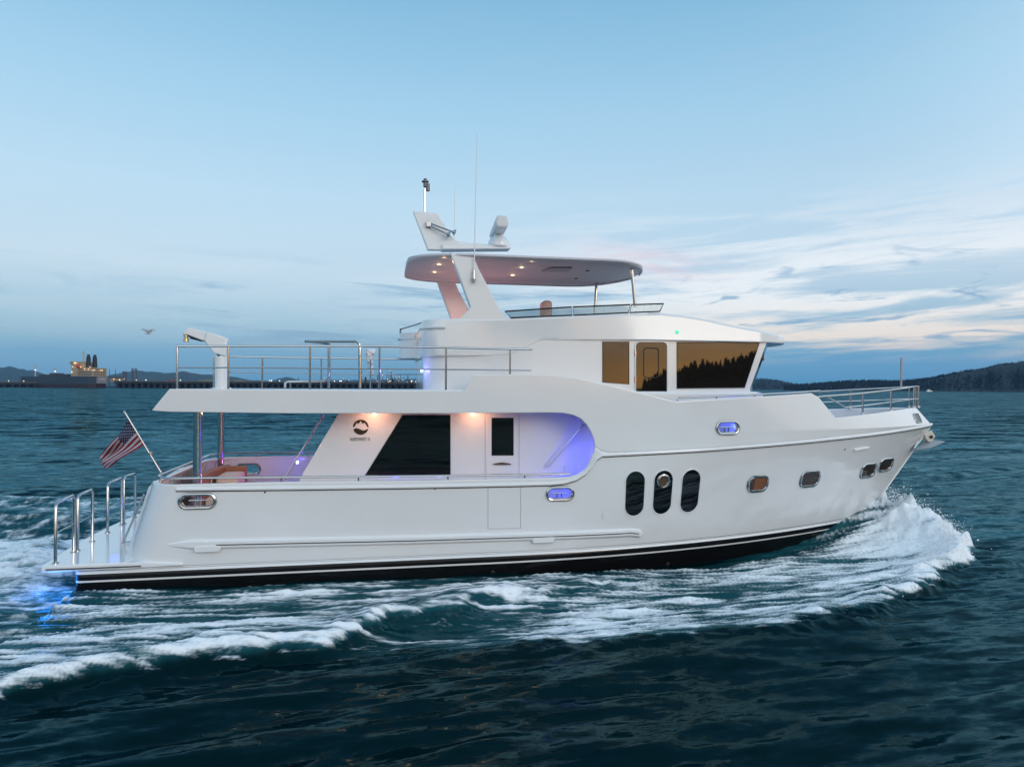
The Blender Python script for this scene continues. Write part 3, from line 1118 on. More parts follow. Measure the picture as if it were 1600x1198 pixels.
# rounded rim moulding round the aft coaming
rim = []
for X in stations[:9]:
    d = X - xa
    rim.append((X - 0.02, -(2.03 - 0.5 + math.sqrt(max(0, 0.25 - (0.5 - d) ** 2))) - 0.01, 5.38))
rim = rim[::-1] + [(x, -y, z) for x, y, z in rim]
MB().tube(rim, 0.03, 8).build('coaming_moulding', WHITE, fly)
cb = MB()
o2 = rrect(1.12, 1.47, 1.05, 0.96, 0.44, 10)
cb.prism(o2, 'z', 4.80, 5.48)
ret = cb.build('coaming_return', WHITE, fly, bevel=0.03)
MB().tube([(x * 1.0 - 0.0, y, 5.33) for x, y in rrect(1.12, 1.47, 1.09, 1.0, 0.46, 10)], 0.028, 8, closed=True).build('coaming_moulding', WHITE, fly)
MB().tube([(1.15, -1.0, 5.60), (0.72, 1.0, 5.60), (0.62, 1.35, 5.60), (0.62, 1.5, 5.58), (0.62, 1.55, 5.48)], 0.024, 8).build('coaming_rail', STEEL, fly)
# wind deflector: dark strip of glass
gl = acrylic()
for s in (-1, 1):
    for a, b_px in (((789, 486.5, 893, 479.5), (798, 496.5, 894, 492.5)), ((895, 479.5, 985, 476), (896, 492.5, 982, 488.5)), ((987, 476, 1037, 474.5), (984, 488.5, 1031, 486.5))):
        pts = prism_px([(a[0], a[1]), (a[2], a[3]), (b_px[2], b_px[3]), (b_px[0], b_px[1])], -1.96, 0)
        g = MB().prism(pts, 'y', s * 1.955, s * 1.94).build('wind_deflector', gl, fly)
        MB().tube([(x, s * 1.957, z) for x, z in pts], 0.017, 6, closed=True).build('deflector_frame', BLACK, g)
# green side light
q = at(1057.5, 519, -2.0)
sl_ = MB().lathe([(0.055, 0.0), (0.05, 0.03), (0.03, 0.05), (0.0, 0.052)], (q.x, -1.985, q.z), axis=(0, -1, 0), n=16).build('navigation_light', mat('green_lens', (0.05, 0.4, 0.25), 0.2, emit=(0.05, 0.9, 0.55), estr=0.7), yacht)
MB().lathe([(0.07, 0.0), (0.07, 0.02), (0.06, 0.02)], (q.x, -1.985, q.z), axis=(0, -1, 0), n=16).build('light_base', STEEL, sl_)

# ---- arch legs, hardtop, posts
for s in (-1, 1):
    YL = -1.95
    pts = prism_px([(703, 394), (739, 399), (748, 420), (757, 437), (783, 486), (796, 502), (716, 502), (735, 480), (719, 437)], YL, 0)
    MB().prism(pts, 'y', s * 1.96, s * 1.80).build('arch_leg', WHITE, yacht, bevel=0.025)
hz = at(703, 400, YL).z
def hard_w(X):
    if X < 2.2:
        d = max(0.0, X - 0.70)
        return 1.05 + 0.95 * math.sqrt(max(0, 1 - (1 - min(1, d / 1.45)) ** 2.2))
    if X > 5.2:
        s_ = (X - 5.2) / 1.56
        return 2.0 * max(0.16, (1 - s_ ** 2.6) ** 0.55) if s_ < 1 else 0.30
    return 2.0
rows = []
xs = [0.70 + 1.55 * (k / 14) ** 1.8 for k in range(15)] + list(np.linspace(2.4, 5.2, 20)) + [5.2 + 1.56 * math.sin(math.radians(90 * k / 16)) for k in range(1, 17)]
z_lo = at(990, 410, -1.4).z
for X in xs:
    w = hard_w(X)
    zb_ = hz - 0.02 + (X - 2.0) * 0.004
    half = [(0, zb_ + 0.045), (w * 0.80, zb_ + 0.045), (w * 0.82, zb_), (w * 0.97, zb_), (w, zb_ + 0.045), (w * 0.99, zb_ + 0.085), (w * 0.93, zb_ + 0.115), (0, zb_ + 0.19)]
    rows.append([(X, -y, z) for y, z in half] + [(X, y, z) for y, z in reversed(half[1:-1])])
b = MB().grid(rows, close_u=True)
n = len(rows[0]); k = len(b.v)
b.f.append(tuple(range(k - n, k))); b.f.append(tuple(range(n - 1, -1, -1)))
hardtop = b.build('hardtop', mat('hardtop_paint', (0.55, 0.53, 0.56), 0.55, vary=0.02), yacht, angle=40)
LED = mat('warm_downlight', (0.9, 0.8, 0.6), 0.4, emit=(1.0, 0.70, 0.38), estr=2.5)
zu_ = hz - 0.02 + 0.045
def downlight(px, py, z, parent, e=1.2, color=(1.0, 0.62, 0.32)):
    q = atz(px, py, z)
    o = MB().lathe([(0.045, 0.0), (0.045, -0.008), (0.0, -0.010)], (q.x, q.y, z), n=14).build('downlight', LED, parent)
    if e:
        lamp('downlight_lamp', (q.x, q.y, z - 0.06), e, color, None, 0.04)
for px, py in ((694, 399.5), (686, 413), (679, 425)):
    downlight(px, py, zu_, hardtop, 0.35)
for px, py in ((831, 406), (815, 418), (801, 430)):
    downlight(px, py, zu_, hardtop, 0.35)
lamp('flybridge_fill_lamp', (2.9, 0.5, 5.35), 13.0, (0.85, 0.28, 0.42), None, 0.15)  # added lamp, hidden by the coaming, to tint the hardtop underside and far leg
lamp('flybridge_fill_lamp', (2.0, 0.7, 5.5), 13.0, (1.0, 0.36, 0.18), None, 0.1)  # second added lamp, also unseen, with a warmer colour
v0, v1, v2, v3 = (atz(a, b_, zu_ - 0.004) for a, b_ in ((846, 424), (888, 424), (894, 418), (858, 418)))
MB().add([(p_.x, p_.y, zu_ - d) for d in (0.004, 0.02) for p_ in (v0, v1, v2, v3)], [(0, 1, 2, 3), (7, 6, 5, 4), (0, 4, 5, 1), (1, 5, 6, 2), (2, 6, 7, 3), (3, 7, 4, 0)]).build('ceiling_hatch', GREY, hardtop)
for px, py in ((940, 412), (918, 423), (900, 435)):
    q = atz(px, py, zu_)
    MB().lathe([(0.05, 0), (0.05, -0.01), (0.02, -0.012)], (q.x, q.y, zu_), n=12).build('speaker_grille', BLACK, hardtop)
for (x0, y0, x1, y1), Y in (((986, 410, 992.5, 474), -1.35), ((932, 442, 929, 488), 1.30)):
    MB().tube([at(x0, y0, Y), at(x1, y1 + 6, Y)], 0.040, 10).build('hardtop_post', STEEL, yacht)

# ---- mast, horns, radar, aerials
pts = prism_px([(645, 331.5), (683, 334.5), (692, 349), (703, 368), (712, 378), (735, 381), (796, 385), (796, 391), (700, 392), (668, 391)], 0.0, 0)
mast = MB().prism([p for p in pts], 'y', -0.09, 0.09).build('signal_mast', WHITE, yacht, bevel=0.02)
MB().prism(prism_px([(690, 383), (796, 387), (796, 391), (690, 392)], 0.0, 0), 'y', -0.20, 0.20).build('mast_base', WHITE, mast, bevel=0.02)
h0 = at(664, 332, 0)
st = MB().tube([h0, at(664, 296, 0)], 0.036, 10).build('light_staff', STEEL, mast)
t0 = at(665.5, 290, 0)
MB().lathe([(0.05, -0.06), (0.05, 0.05), (0.09, 0.06), (0.09, 0.085), (0.04, 0.09), (0.045, 0.14), (0.0, 0.16)], at(664.5, 288.5, 0), n=14).lathe([(0.05, -0.09), (0.05, 0.09)], at(668.5, 293, 0) , n=12).build('masthead_light', mat('dark_fitting', (0.12, 0.12, 0.13), 0.3, metal=0.6), mast)
for (a, b_) in (((671, 348.5), (709, 363)), ((669, 352), (700, 366))):
    p0, p1 = at(*a, -0.16), at(*b_, -0.30)
    MB().tube([p0, p0.lerp(p1, .8)], 0.020, 8).lathe([(0.022, 0), (0.03, 0.3 * (p1 - p0).length * .5), (0.085, 0.22 * (p1 - p0).length + 0.02), (0.08, 0.22 * (p1 - p0).length)], p0.lerp(p1, .8), axis=(p1 - p0), n=14).build('horn', STEEL, mast)
q = at(669.5, 351, -0.12)
MB().box(q.x - 0.06, q.x + 0.06, -0.2, -0.08, q.z - 0.07, q.z + 0.07).build('horn_bracket', STEEL, mast, bevel=0.01)
rc = at(779, 387, 0.0)
radar = MB().lathe([(0.27, 0.0), (0.28, 0.06), (0.27, 0.14), (0.20, 0.25), (0.13, 0.29), (0.10, 0.36)], (rc.x, 0, rc.z), n=24).build('radar', WHITE, yacht)
dirv = Vector((-0.07, -1.0, 0)).normalized()
side_ = dirv.cross(Vector((0, 0, 1)))
cz = rc.z + 0.47
vs = []
for e in (-0.8, 0.8):
    for u, v in ((-0.13, -0.14), (0.13, -0.14), (0.17, 0.0), (0.12, 0.17), (-0.12, 0.17), (-0.17, 0.0)):
        q = Vector((rc.x, 0, cz)) + dirv * e + side_ * u + Vector((0, 0, v))
        vs.append(q)
MB().add(vs, [tuple(range(6)), tuple(range(11, 5, -1))] + [(i, 6 + i, 6 + (i + 1) % 6, (i + 1) % 6) for i in range(6)]).build('radar_scanner', mat('scanner_white', (0.7, 0.71, 0.72), 0.4), radar, bevel=0.05, segs=3)
a0, a1 = at(740.5, 436, -2.03), at(745.5, 210, -2.03)
ant = MB().tube([a0, a0.lerp(a1, .15), a0.lerp(a1, .5), a1], 0.019, 8, r1=0.007).build('whip_aerial', WHITE, yacht)
MB().lathe([(0.03, -0.02), (0.035, 0.05), (0.055, 0.06), (0.055, 0.09), (0.03, 0.1), (0.028, 0.26)], a0 - Vector((0, 0, 0.06)), n=12).tube([a0 + Vector((0, 0, 0)), a0 + Vector((0, 0.1, 0))], 0.04, 8).build('aerial_mount', STEEL, ant)
MB().tube([at(710, 380, 1.6), at(710.5, 293, 1.6)], 0.014, 6, r1=0.007).build('whip_aerial', WHITE, yacht)

# ---- boat deck rails
def rail_line(name, Y, top, mid, posts, zbase, r=0.026, pr=0.022, extra=()):
    T = [at(a, b, Y) for a, b in top]
    o = MB().tube(T, r, 10).build(name, STEEL, yacht)
    MB().tube([at(a, b, Y) for a, b in mid], r * 0.62, 8).build('mid_rail', STEEL, o)
    for px in posts:
        y_top = np.interp(px, [a for a, _ in top], [b for _, b in top])
        tp = at(px, y_top, Y)
        MB().tube([tp, (tp.x, tp.y, zbase)], pr, 8).build('stanchion', STEEL, o)
    return o
zd = 3.985
rail_line('boat_deck_rail', -2.55, [(277, 541), (400, 540.5), (560, 540.5), (700, 543), (832, 546)], [(277, 574), (430, 574.5), (560, 576), (700, 577), (830, 578.5)], (277, 357, 484.5, 593, 697, 797), zd)
cz = 2.55
rail_line('boat_deck_rail', 2.55, [(335, 556.5), (440, 558.5), (560, 560), (655, 561.5)], [(335, 580.5), (440, 583), (560, 584.5), (655, 585)], (334, 410, 502, 579, 655), zd)
lf = [at(280, 575, -2.5), at(296, 580, -1.6), at(312, 584, -.4), at(325, 583, 1), at(336, 580, 2.5)]
MB().tube(lf, 0.006, 5).build('safety_line', WHITE, yacht)
# stairwell guard: tall hoop
Yh = 0.9
o = MB().tube([at(514, 606, Yh), at(514, 537, Yh)], 0.038, 8).build('stairwell_rail', STEEL, yacht)
MB().tube([at(562.5, 606, -1.2), at(562.5, 541, -1.2), at(561, 536, -1.2), at(556, 533.5, -1.2), at(478, 533.5, -1.2)], 0.034, 10).build('stairwell_rail', STEEL, yacht)
MB().tube([at(478, 533.5, -1.2), at(500, 535, -.2), at(514, 537, Yh)], 0.034, 10).build('stairwell_rail', STEEL, yacht)
MB().tube([at(445, 606, 0), at(446, 598, 0), at(450, 596, 0), at(505, 595.5, 0), at(511, 593, 0), at(515, 589, 0)], 0.03, 8).tube([at(454, 606, 0), at(454, 597, 0)], 0.025, 8).tube([at(502, 606, 0), at(502, 596, 0)], 0.025, 8).build('low_handrail', STEEL, yacht)

# ---- davit crane
YD = -1.1
base = at(346.5, 606, YD)
ctop = at(346.5, 557, YD)
rr = 10.5 * (base - CAM).dot(_F) / F_PX
crane = MB().lathe([(rr + 0.06, zd), (rr + 0.06, zd + 0.02), (rr, zd + 0.025), (rr, ctop.z)], (base.x, YD, 0), n=28).build('davit_crane', WHITE, yacht)
MB().prism(prism_px([(337, 553), (356, 557), (357, 529), (341, 523), (326, 519), (321, 533)], YD, 0), 'y', YD - 0.16, YD + 0.16).build('crane_head', WHITE, crane, bevel=0.03)
MB().prism(prism_px([(324, 519), (300, 512.5), (294, 513), (287, 523), (295, 523.5), (322, 534)], YD, 0), 'y', YD - 0.12, YD + 0.12).build('crane_boom', WHITE, crane, bevel=0.02)
MB().tube([at(294, 524.5, YD - 0.06), at(321, 532.5, YD - 0.1)], 0.022, 8).tube([at(297, 528, YD - 0.02), at(316, 533, YD - 0.05)], 0.014, 8).build('crane_ram', BLACK, crane)
MB().lathe([(0.06, 0), (0.06, 0.07), (0.035, 0.08), (0.035, 0.10), (0.06, 0.11), (0.06, 0.19)], at(291, 534, YD), n=14).build('crane_hook_block', mat('brass', (0.7, 0.55, 0.35), 0.3, metal=1.0), crane)
MB().tube([at(337, 549, YD - .1), at(343, 556, YD - .1)], 0.03, 8).tube([at(344, 549, YD - .1), at(351, 556, YD - .1)], 0.022, 8).build('crane_hinge', BLACK, crane)

# ---- bow rails
def bow_pts(pxs, inset):
    out = []
    for px, py in pxs:
        Y = -2.0
        for _ in range(15):
            p = at(px, py, Y)
            zz = min(p.z, 3.3)
            Y = 0.5 * Y + 0.5 * (-max(0.02, half_beam(p.x, zz) - inset))
        out.append(at(px, py, Y))
    return out
nt = bow_pts([(1268, 621), (1290, 619), (1320, 617), (1348, 614.5), (1392, 609.5), (1415, 606.5), (1428, 604.6)], 0.20)
xt = nt[-1].x
fr = [Vector((xt + 0.22 * math.sin(math.radians(a)), nt[-1].y * math.cos(math.radians(a)), nt[-1].z + 0.01)) for a in (30, 60, 90, 120, 150)]
fullr = nt + fr + [Vector((q.x, -q.y, q.z)) for q in reversed(nt)]
br = MB().tube(fullr, 0.027, 10).build('bow_rail', STEEL, yacht)
def lower(q, f):
    zc_ = z_up(min(q.x, UP_X[-1]))
    return Vector((q.x, q.y, zc_ + (q.z - zc_) * f))
MB().tube([lower(q, 0.42) for q in fullr[1:-1]], 0.018, 8).build('mid_rail', STEEL, br)
for i in (3, 4, 6, 8, 10, 12, 14, 15):
    q = fullr[i]
    zc_ = z_up(min(q.x, UP_X[-1]))
    MB().tube([q, (q.x, q.y, zc_ - 0.01)], 0.024, 8).lathe([(0.05, 0), (0.045, 0.05), (0.028, 0.06)], (q.x, q.y, zc_), n=10).build('stanchion', STEEL, br)
q = at(1408, 604, 0.35)
MB().tube([at(1408, 606, 0.35), at(1408.5, 559, 0.35)], 0.030, 8).build('jack_staff', STEEL, yacht)
# rail on the forward bulwark beside the pilothouse
for s in (1, -1):
    P = [surf(x, y, -0.06) for x, y in ((1058, 623), (1062, 621.5), (1120, 619), (1180, 616.5), (1240, 613.5), (1282, 610.5))]
    P = [Vector((p_.x, -half_beam(p_.x, p_.z) + 0.08, p_.z)) for p_ in P]
    P[0].z -= 0.07
    o = MB().tube([(p_.x, p_.y * s, p_.z) for p_ in P], 0.022, 8).build('bulwark_rail', STEEL, yacht)
    for i in (2, 3, 4, 5):
        MB().tube([(P[i].x, P[i].y * s, P[i].z), (P[i].x, P[i].y * s, z_up(P[i].x))], 0.018, 6).build('stanchion', STEEL, o)
# port bulwark inside fairlead near the bow, anchor windlass
q = at(1312, 647, 1.9)

# ---- anchor
ap = [at(1453, 674, 0), at(1458, 677, 0)]
an = MB().prism(prism_px([(1440, 678), (1452, 672), (1458, 681), (1452, 690), (1446, 690)], 0.0, 0), 'y', -0.09, 0.09).build('anchor', mat('galvanised', (0.62, 0.60, 0.55), 0.4, metal=0.4), yacht, bevel=0.012)
A, B, C_ = at(1430, 702, -0.45), at(1476, 689, 0.45), at(1449, 686, 0.0)
D = at(1452, 699, -0.35)
tip2 = at(1462, 700, -0.2)
MB().add([A, D, B, C_, A + Vector((.02, 0, -.03)), D + Vector((.02, 0, -.03)), B + Vector((.02, 0, -.03)), C_ + Vector((.02, 0, -.03))], [(0, 1, 2, 3), (7, 6, 5, 4), (0, 4, 5, 1), (1, 5, 6, 2), (2, 6, 7, 3), (3, 7, 4, 0)]).build('anchor_fluke', mat('anchor_steel', (0.22, 0.24, 0.27), 0.35, metal=0.7), an, bevel=0.006, angle=20)
MB().tube([at(1436, 684, 0.0), at(1428, 701, -0.3)], 0.03, 8).build('anchor_shank', STEEL, an)
rp = at(1455, 682.5, -0.1)
MB().lathe([(0.05, -0.02), (0.05, 0.02)], rp, axis=(0, 1, 0), n=12).build('anchor_pin', BLACK, an)

# ---- lamps that are lit on board
BLUE = (0.015, 0.022, 1.0)
BLED = mat('blue_courtesy_light', (0.3, 0.4, 0.9), 0.3, emit=(0.25, 0.35, 1.0), estr=9.0)
def blue_lamp(p, e, parent=yacht, r=0.045, ax=(0, -1, 0), off=0.12, col=BLUE, disc=True):
    p = Vector(p)
    if disc:
        MB().lathe([(r, 0), (r, 0.012), (r * .6, 0.02), (0.0, 0.022)], p, axis=ax, n=14).build('courtesy_light', BLED, parent)
    lamp('courtesy_lamp', p + Vector(ax).normalized() * off, e, col, None, 0.05)
blue_lamp((4.90, -2.38, 2.52), 10, ax=(-1, -0.5, 0))
blue_lamp((4.80, -2.45, 1.65), 5, ax=(-1, -0.3, 0))
blue_lamp((4.3, -1.93, 1.35), 2.5)
blue_lamp((1.4, -1.93, 1.30), 1.5)
blue_lamp(at(465, 722, 1.9), 9, ax=(-0.6, -0.8, 0.1))
blue_lamp((0.55, -1.92, 1.40), 5, ax=(-1, -0.6, 0), disc=False)
for px in (585, 745):
    q = at(px, 648, -2.25)
    o = MB().lathe([(0.045, 0.0), (0.045, -0.01), (0.0, -0.012)], (q.x, -2.15, 3.558), n=14).build('downlight', LED, yacht)
    lamp('downlight_lamp', (q.x, -2.20, 3.46), 8.0, (1.0, 0.45, 0.26), None, 0.05)
for x, y in ((-3.2, -1.4), (-3.2, 1.4), (-1.4, 0.2)):
    MB().lathe([(0.045, 0.0), (0.045, -0.01), (0.0, -0.012)], (x, y, 3.558), n=14).build('downlight', LED, yacht)
    lamp('downlight_lamp', (x, y, 3.46), 9.0, (1.0, 0.56, 0.34), None, 0.05)
lamp('cockpit_lamp', (-0.6, 0.9, 1.6), 34.0, (1.0, 0.20, 0.52), None, 0.1)
blue_lamp((x_trunk - 0.03, -1.62, 4.42), 2.2, ax=(-1, -0.6, 0), col=(0.25, 0.18, 1.0))
blue_lamp((9.9, -1.7, 3.25), 5, ax=(0.3, -1, 0.2))
blue_lamp((12.0, 0.6, 2.95), 6, ax=(0, 0, 1))
blue_lamp((8.6, -2.10, 3.12), 5, ax=(0, -1, 0.2))
# underwater lights at the transom
for y in (-2.1, 0.0, 2.1):
    lamp('underwater_lamp', (-6.05, y * 1.25, 0.30), 30, (0.015, 0.26, 1.0), None, 0.3)
for q in ((-5.6, -0.9, 0.95), (-5.4, 1.2, 0.95)):
    lamp('platform_lamp', q, 0.5, BLUE, None, 0.1)

# ------------------------------------------------------------------ things on board
# ensign on its staff
st0, st1 = at(252, 738, -0.35), at(194.5, 643.5, -0.35)
flag = empty('ensign_flag', st0)
tag(flag, 'stars and stripes flag drooping from an angled steel staff at the yacht stern', 'flag')
MB().tube([st0, st1], 0.022, 8).sphere(st1, 0.03).build('flag_staff', STEEL, flag)
fq = at(235.5, 708, -0.35)
MB().sphere(fq, 0.04, 8).build('staff_knuckle', mat('brass', ()), flag)
def flag_material():
    mt = bpy.data.materials.new('flag_cloth')
    mt.use_nodes = True
    t = mt.node_tree
    t.nodes.clear()
    N = Nodes(t)
    uv = N.n('ShaderNodeUVMap')
    sp = N.n('ShaderNodeSeparateXYZ')
    N.l(uv.outputs[0], sp.inputs[0])
    u, v = sp.outputs[0], sp.outputs[1]
    stripe = N.math('MODULO', N.math('FLOOR', N.math('MULTIPLY', v, 13.0)), 2.0)
    col = N.mix(stripe, (0.20, 0.004, 0.012, 1), (0.40, 0.40, 0.46, 1))
    canton = N.math('MULTIPLY', N.math('LESS_THAN', u, 0.40), N.math('LESS_THAN', v, 7.0 / 13.0))
    # staggered star dots
    us, vs_ = N.math('MULTIPLY', u, 11 / 0.40), N.math('MULTIPLY', v, 9 / (7 / 13.0))
    par = N.math('MODULO', N.math('ADD', N.math('FLOOR', us), N.math('FLOOR', vs_)), 2.0)
    du, dv = N.math('SUBTRACT', N.math('FRACT', us), 0.5), N.math('SUBTRACT', N.math('FRACT', vs_), 0.5)
    dd = N.math('SQRT', N.math('ADD', N.math('MULTIPLY', du, du), N.math('MULTIPLY', dv, dv)))
    star = N.math('MULTIPLY', N.math('LESS_THAN', dd, 0.36), N.math('SUBTRACT', 1.0, par))
    blue = N.mix(star, (0.004, 0.007, 0.035, 1), (0.25, 0.26, 0.34, 1))
    col = N.mix(canton, col, blue)
    b = N.n('ShaderNodeBsdfPrincipled', i_Roughness=0.75)
    N.l(col, b.inputs['Base Color'])
    o = N.n('ShaderNodeOutputMaterial')
    N.l(b.outputs[0], o.inputs[0])
    return mt
h_t, h_b = at(201.5, 651, -0.35), at(226.5, 694, -0.35)
f_t, f_b = at(154, 714, -0.15), at(165, 733, -0.55)
NU, NV = 48, 26
vs, uvs, fs = [], [], []
for j in range(NV + 1):
    v = j / NV
    for i in range(NU + 1):
        u = i / NU
        p = (h_t * (1 - v) + h_b * v) * (1 - u) + (f_t * (1 - v) + f_b * v) * u
        sag = Vector((0.02, 0, -0.05)) * math.sin(math.pi * u) * (1 - v)
        fold = 0.16 * u ** 0.6 * math.sin(6.0 * u * 1.1 + v * 7.5 + 0.6) * (0.35 + 0.65 * min(1, u * 2))
        fold += 0.05 * u * math.sin(17 * v + 3 * u)
        p = p + sag + Vector((0.03 * math.sin(9 * v + 4 * u) * u, fold, 0.02 * math.sin(11 * v + 2) * u))
        vs.append(tuple(p)); uvs.append((u, v))
for j in range(NV):
    for i in range(NU):
        a = j * (NU + 1) + i
        fs.append((a, a + 1, a + NU + 2, a + NU + 1))
me = bpy.data.meshes.new('flag_cloth')
me.from_pydata(vs, [], fs)
uvl = me.uv_layers.new(name='UVMap')
for lp in me.loops:
    uvl.data[lp.index].uv = uvs[lp.vertex_index]
fo = finish(me, 'flag_cloth', flag_material(), flag, solid=0.004)

# cockpit settee and table
TAN = mat('tan_leather', (0.30, 0.12, 0.055), 0.5, bump=0.1)
CREAM = mat('cream_cushion', (0.72, 0.60, 0.50), 0.6)
settee = empty('cockpit_settee', (-3.6, 0, 1.13))
tag(settee, 'curved tan settee with cream cushion inside the stern bulwark', 'settee')
arcp = []
for k in range(25):
    y = -0.5 + 2.4 * k / 24
    arcp.append((-4.12 + 0.22 * abs(y / 1.9) ** 3, y))
rows = []
for x, y in arcp:
    rows.append([(x, y, 1.14), (x, y, 1.95), (x + 0.06, y, 1.985), (x + 0.14, y, 1.95), (x + 0.24, y, 1.5), (x + 0.24, y, 1.14)])
bk = MB().grid(rows, close_u=True)
bk.f.append(tuple(range(6))); bk.f.append(tuple(range(len(bk.v) - 1, len(bk.v) - 7, -1)))
bk.build('backrest', TAN, settee, bevel=0.02)
for s in (1,):
    a_ = [at(372, 752, 1.1), at(384, 730, 1.1)]
    x1 = at(382, 745, 1.3).x
    MB().box(-3.88, x1, 1.55, 1.75, 1.14, 1.96).build('armrest', TAN, settee, bevel=0.06, segs=3)
    MB().box(-3.85, x1 - 0.02, 0.5, 1.53, 1.46, 1.84).build('cushion', CREAM, settee, bevel=0.07, segs=3)
MB().box(-3.86, -3.2, -0.5, 0.48, 1.14, 1.46).build('seat', CREAM, settee, bevel=0.05, segs=3)
# helm chair on the flybridge
hc = empty('helm_chair', (4.0, 0, 4.97))
pc = at(853, 484, 0.3)
hc.location = (pc.x, 0.3, 4.99)
tag(hc, 'pale pink upholstered helm chair showing above the flybridge wind deflector', 'chair')
PINK = mat('pink_upholstery', (0.62, 0.40, 0.38), 0.6)
wch = 0.24
zt = at(853, 470.5, 0.3).z
MB().box(pc.x - 0.13, pc.x + 0.13, 0.3 - wch, 0.3 + wch, 5.45, zt).build('backrest', PINK, hc, bevel=0.10, segs=4)
MB().box(pc.x - 0.1, pc.x + 0.45, 0.3 - wch, 0.3 + wch, 5.32, 5.46).build('seat', PINK, hc, bevel=0.05, segs=3)
MB().lathe([(0.2, 0), (0.2, 0.03), (0.06, 0.05), (0.06, 0.34)], (pc.x + 0.1, 0.3, 4.99), n=16).build('pedestal', STEEL, hc)

# unclear small grey blur beyond the stern, given the shape of a drone
dc = far(232, 517, 42.0)
drone = empty('drone', dc)
tag(drone, 'small pale grey blur in the sky left of the yacht crane, modelled as a drone', 'drone')
DRG = mat('drone_grey', (0.42, 0.47, 0.55), 0.5)
MB().prism(rrect(dc.x, dc.y, 0.34, 0.22, 0.07), 'z', dc.z - 0.08, dc.z + 0.08).build('body', DRG, drone, bevel=0.03)
for sx in (-1, 1):
    for sy in (-1, 1):
        a_ = Vector((dc.x + sx * 0.12, dc.y + sy * 0.08, dc.z + 0.02))
        b_ = Vector((dc.x + sx * 0.27, dc.y + sy * 0.22, dc.z + 0.06))
        MB().tube([a_, b_], 0.022, 6).lathe([(0.035, -0.04), (0.035, 0.05)], b_, n=8).build('arm', DRG, drone)
        MB().box(b_.x - 0.13, b_.x + 0.13, b_.y - 0.012, b_.y + 0.012, b_.z + 0.055, b_.z + 0.063).build('rotor_blade', DRG, drone)
MB().box(dc.x - 0.2, dc.x + 0.2, dc.y - 0.1, dc.y - 0.07, dc.z - 0.20, dc.z - 0.17).build('landing_skid', DRG, drone)
MB().box(dc.x - 0.2, dc.x + 0.2, dc.y + 0.07, dc.y + 0.1, dc.z - 0.20, dc.z - 0.17).build('landing_skid', DRG, drone)
MB().sphere((dc.x, dc.y - 0.05, dc.z - 0.12), 0.06, 8).build('camera_pod', GREY, drone)

# ------------------------------------------------------------------ water
def polyline_dist(X, Y, P):
    """signed distance to a polyline (positive on its left), and arc length of the nearest point"""
    best = np.full(X.shape, 1e9)
    sd = np.zeros(X.shape)
    arc = np.zeros(X.shape)
    acc = 0.0
    for (x0, y0), (x1, y1) in zip(P, P[1:]):
        dx, dy = x1 - x0, y1 - y0
        L = math.hypot(dx, dy)
        t = np.clip(((X - x0) * dx + (Y - y0) * dy) / (L * L), 0, 1)
        ex, ey = X - (x0 + t * dx), Y - (y0 + t * dy)
        d = np.hypot(ex, ey)
        cr = (dx * ey - dy * ex) / L
        k = d < best
        best = np.where(k, d, best)
        sd = np.where(k, np.where(cr >= 0, d, -d), sd)
        arc = np.where(k, acc + t * L, arc)
        acc += L
    return sd, arc


def smooth_line(P, n=6):
    out = []
    Q = [P[0]] + list(P) + [P[-1]]
    for i in range(1, len(Q) - 2):
        p0, p1, p2, p3 = (np.array(Q[j], float) for j in (i - 1, i, i + 1, i + 2))
        for k in range(n):
            t = k / n
            out.append(tuple(0.5 * (2 * p1 + (p2 - p0) * t + (2 * p0 - 5 * p1 + 4 * p2 - p3) * t * t + (3 * p1 - p0 - 3 * p2 + p3) * t ** 3)))
    out.append(tuple(P[-1]))
    return out


# outer edge of the breaking bow wave, and the crest of the second wave, as seen from above (mirrored to port)
C1 = smooth_line([(14.55, 0.35), (14.5, -0.5), (14.45, -1.6), (14.0, -2.9), (12.6, -4.1), (11.2, -4.9), (9.0, -6.0), (6.8, -6.9), (4.6, -7.25), (2.4, -7.0), (0.5, -6.7)])
C2 = smooth_line([(6.5, -3.3), (4.6, -3.6), (2.58, -4.25), (1.3, -4.75), (-0.4, -5.75), (-1.8, -6.35), (-3.4, -6.75), (-5.2, -7.2), (-8.0, -7.9), (-12, -9.2), (-20, -12.5), (-34, -18.5)])


def hull_edge(X):
    s = np.clip((X - 2.0) / 11.5, 0, 1)
    return np.where(X > 13.5, -0.05, np.where(X < -5.7, -0.05, 2.65 * (1 - s ** 2)))


def wave_sum(X, Y, dr, seed=3, n=72):
    r = np.random.RandomState(seed)
    z = np.zeros(X.shape)
    for i in range(n):
        lam = 0.30 * (11.0 / 0.30) ** (i / (n - 1)) * (0.9 + 0.2 * r.rand())
        th = math.radians(90 + r.randn() * 12 + 8)
        ph = r.rand() * 6.283
        slope = 0.060 if lam < 0.8 else 0.060 * (0.8 / lam) ** 0.62
        a = slope * lam / 6.283
        k = 6.283 / lam
        w = sstep(lam / np.maximum(dr, 1e-3), 2.5, 5.0)
        arg = k * (X * math.cos(th) + Y * math.sin(th)) + ph
        s = np.sin(arg)
        z += a * w * (s - 0.22 * np.cos(2 * arg))
    return z


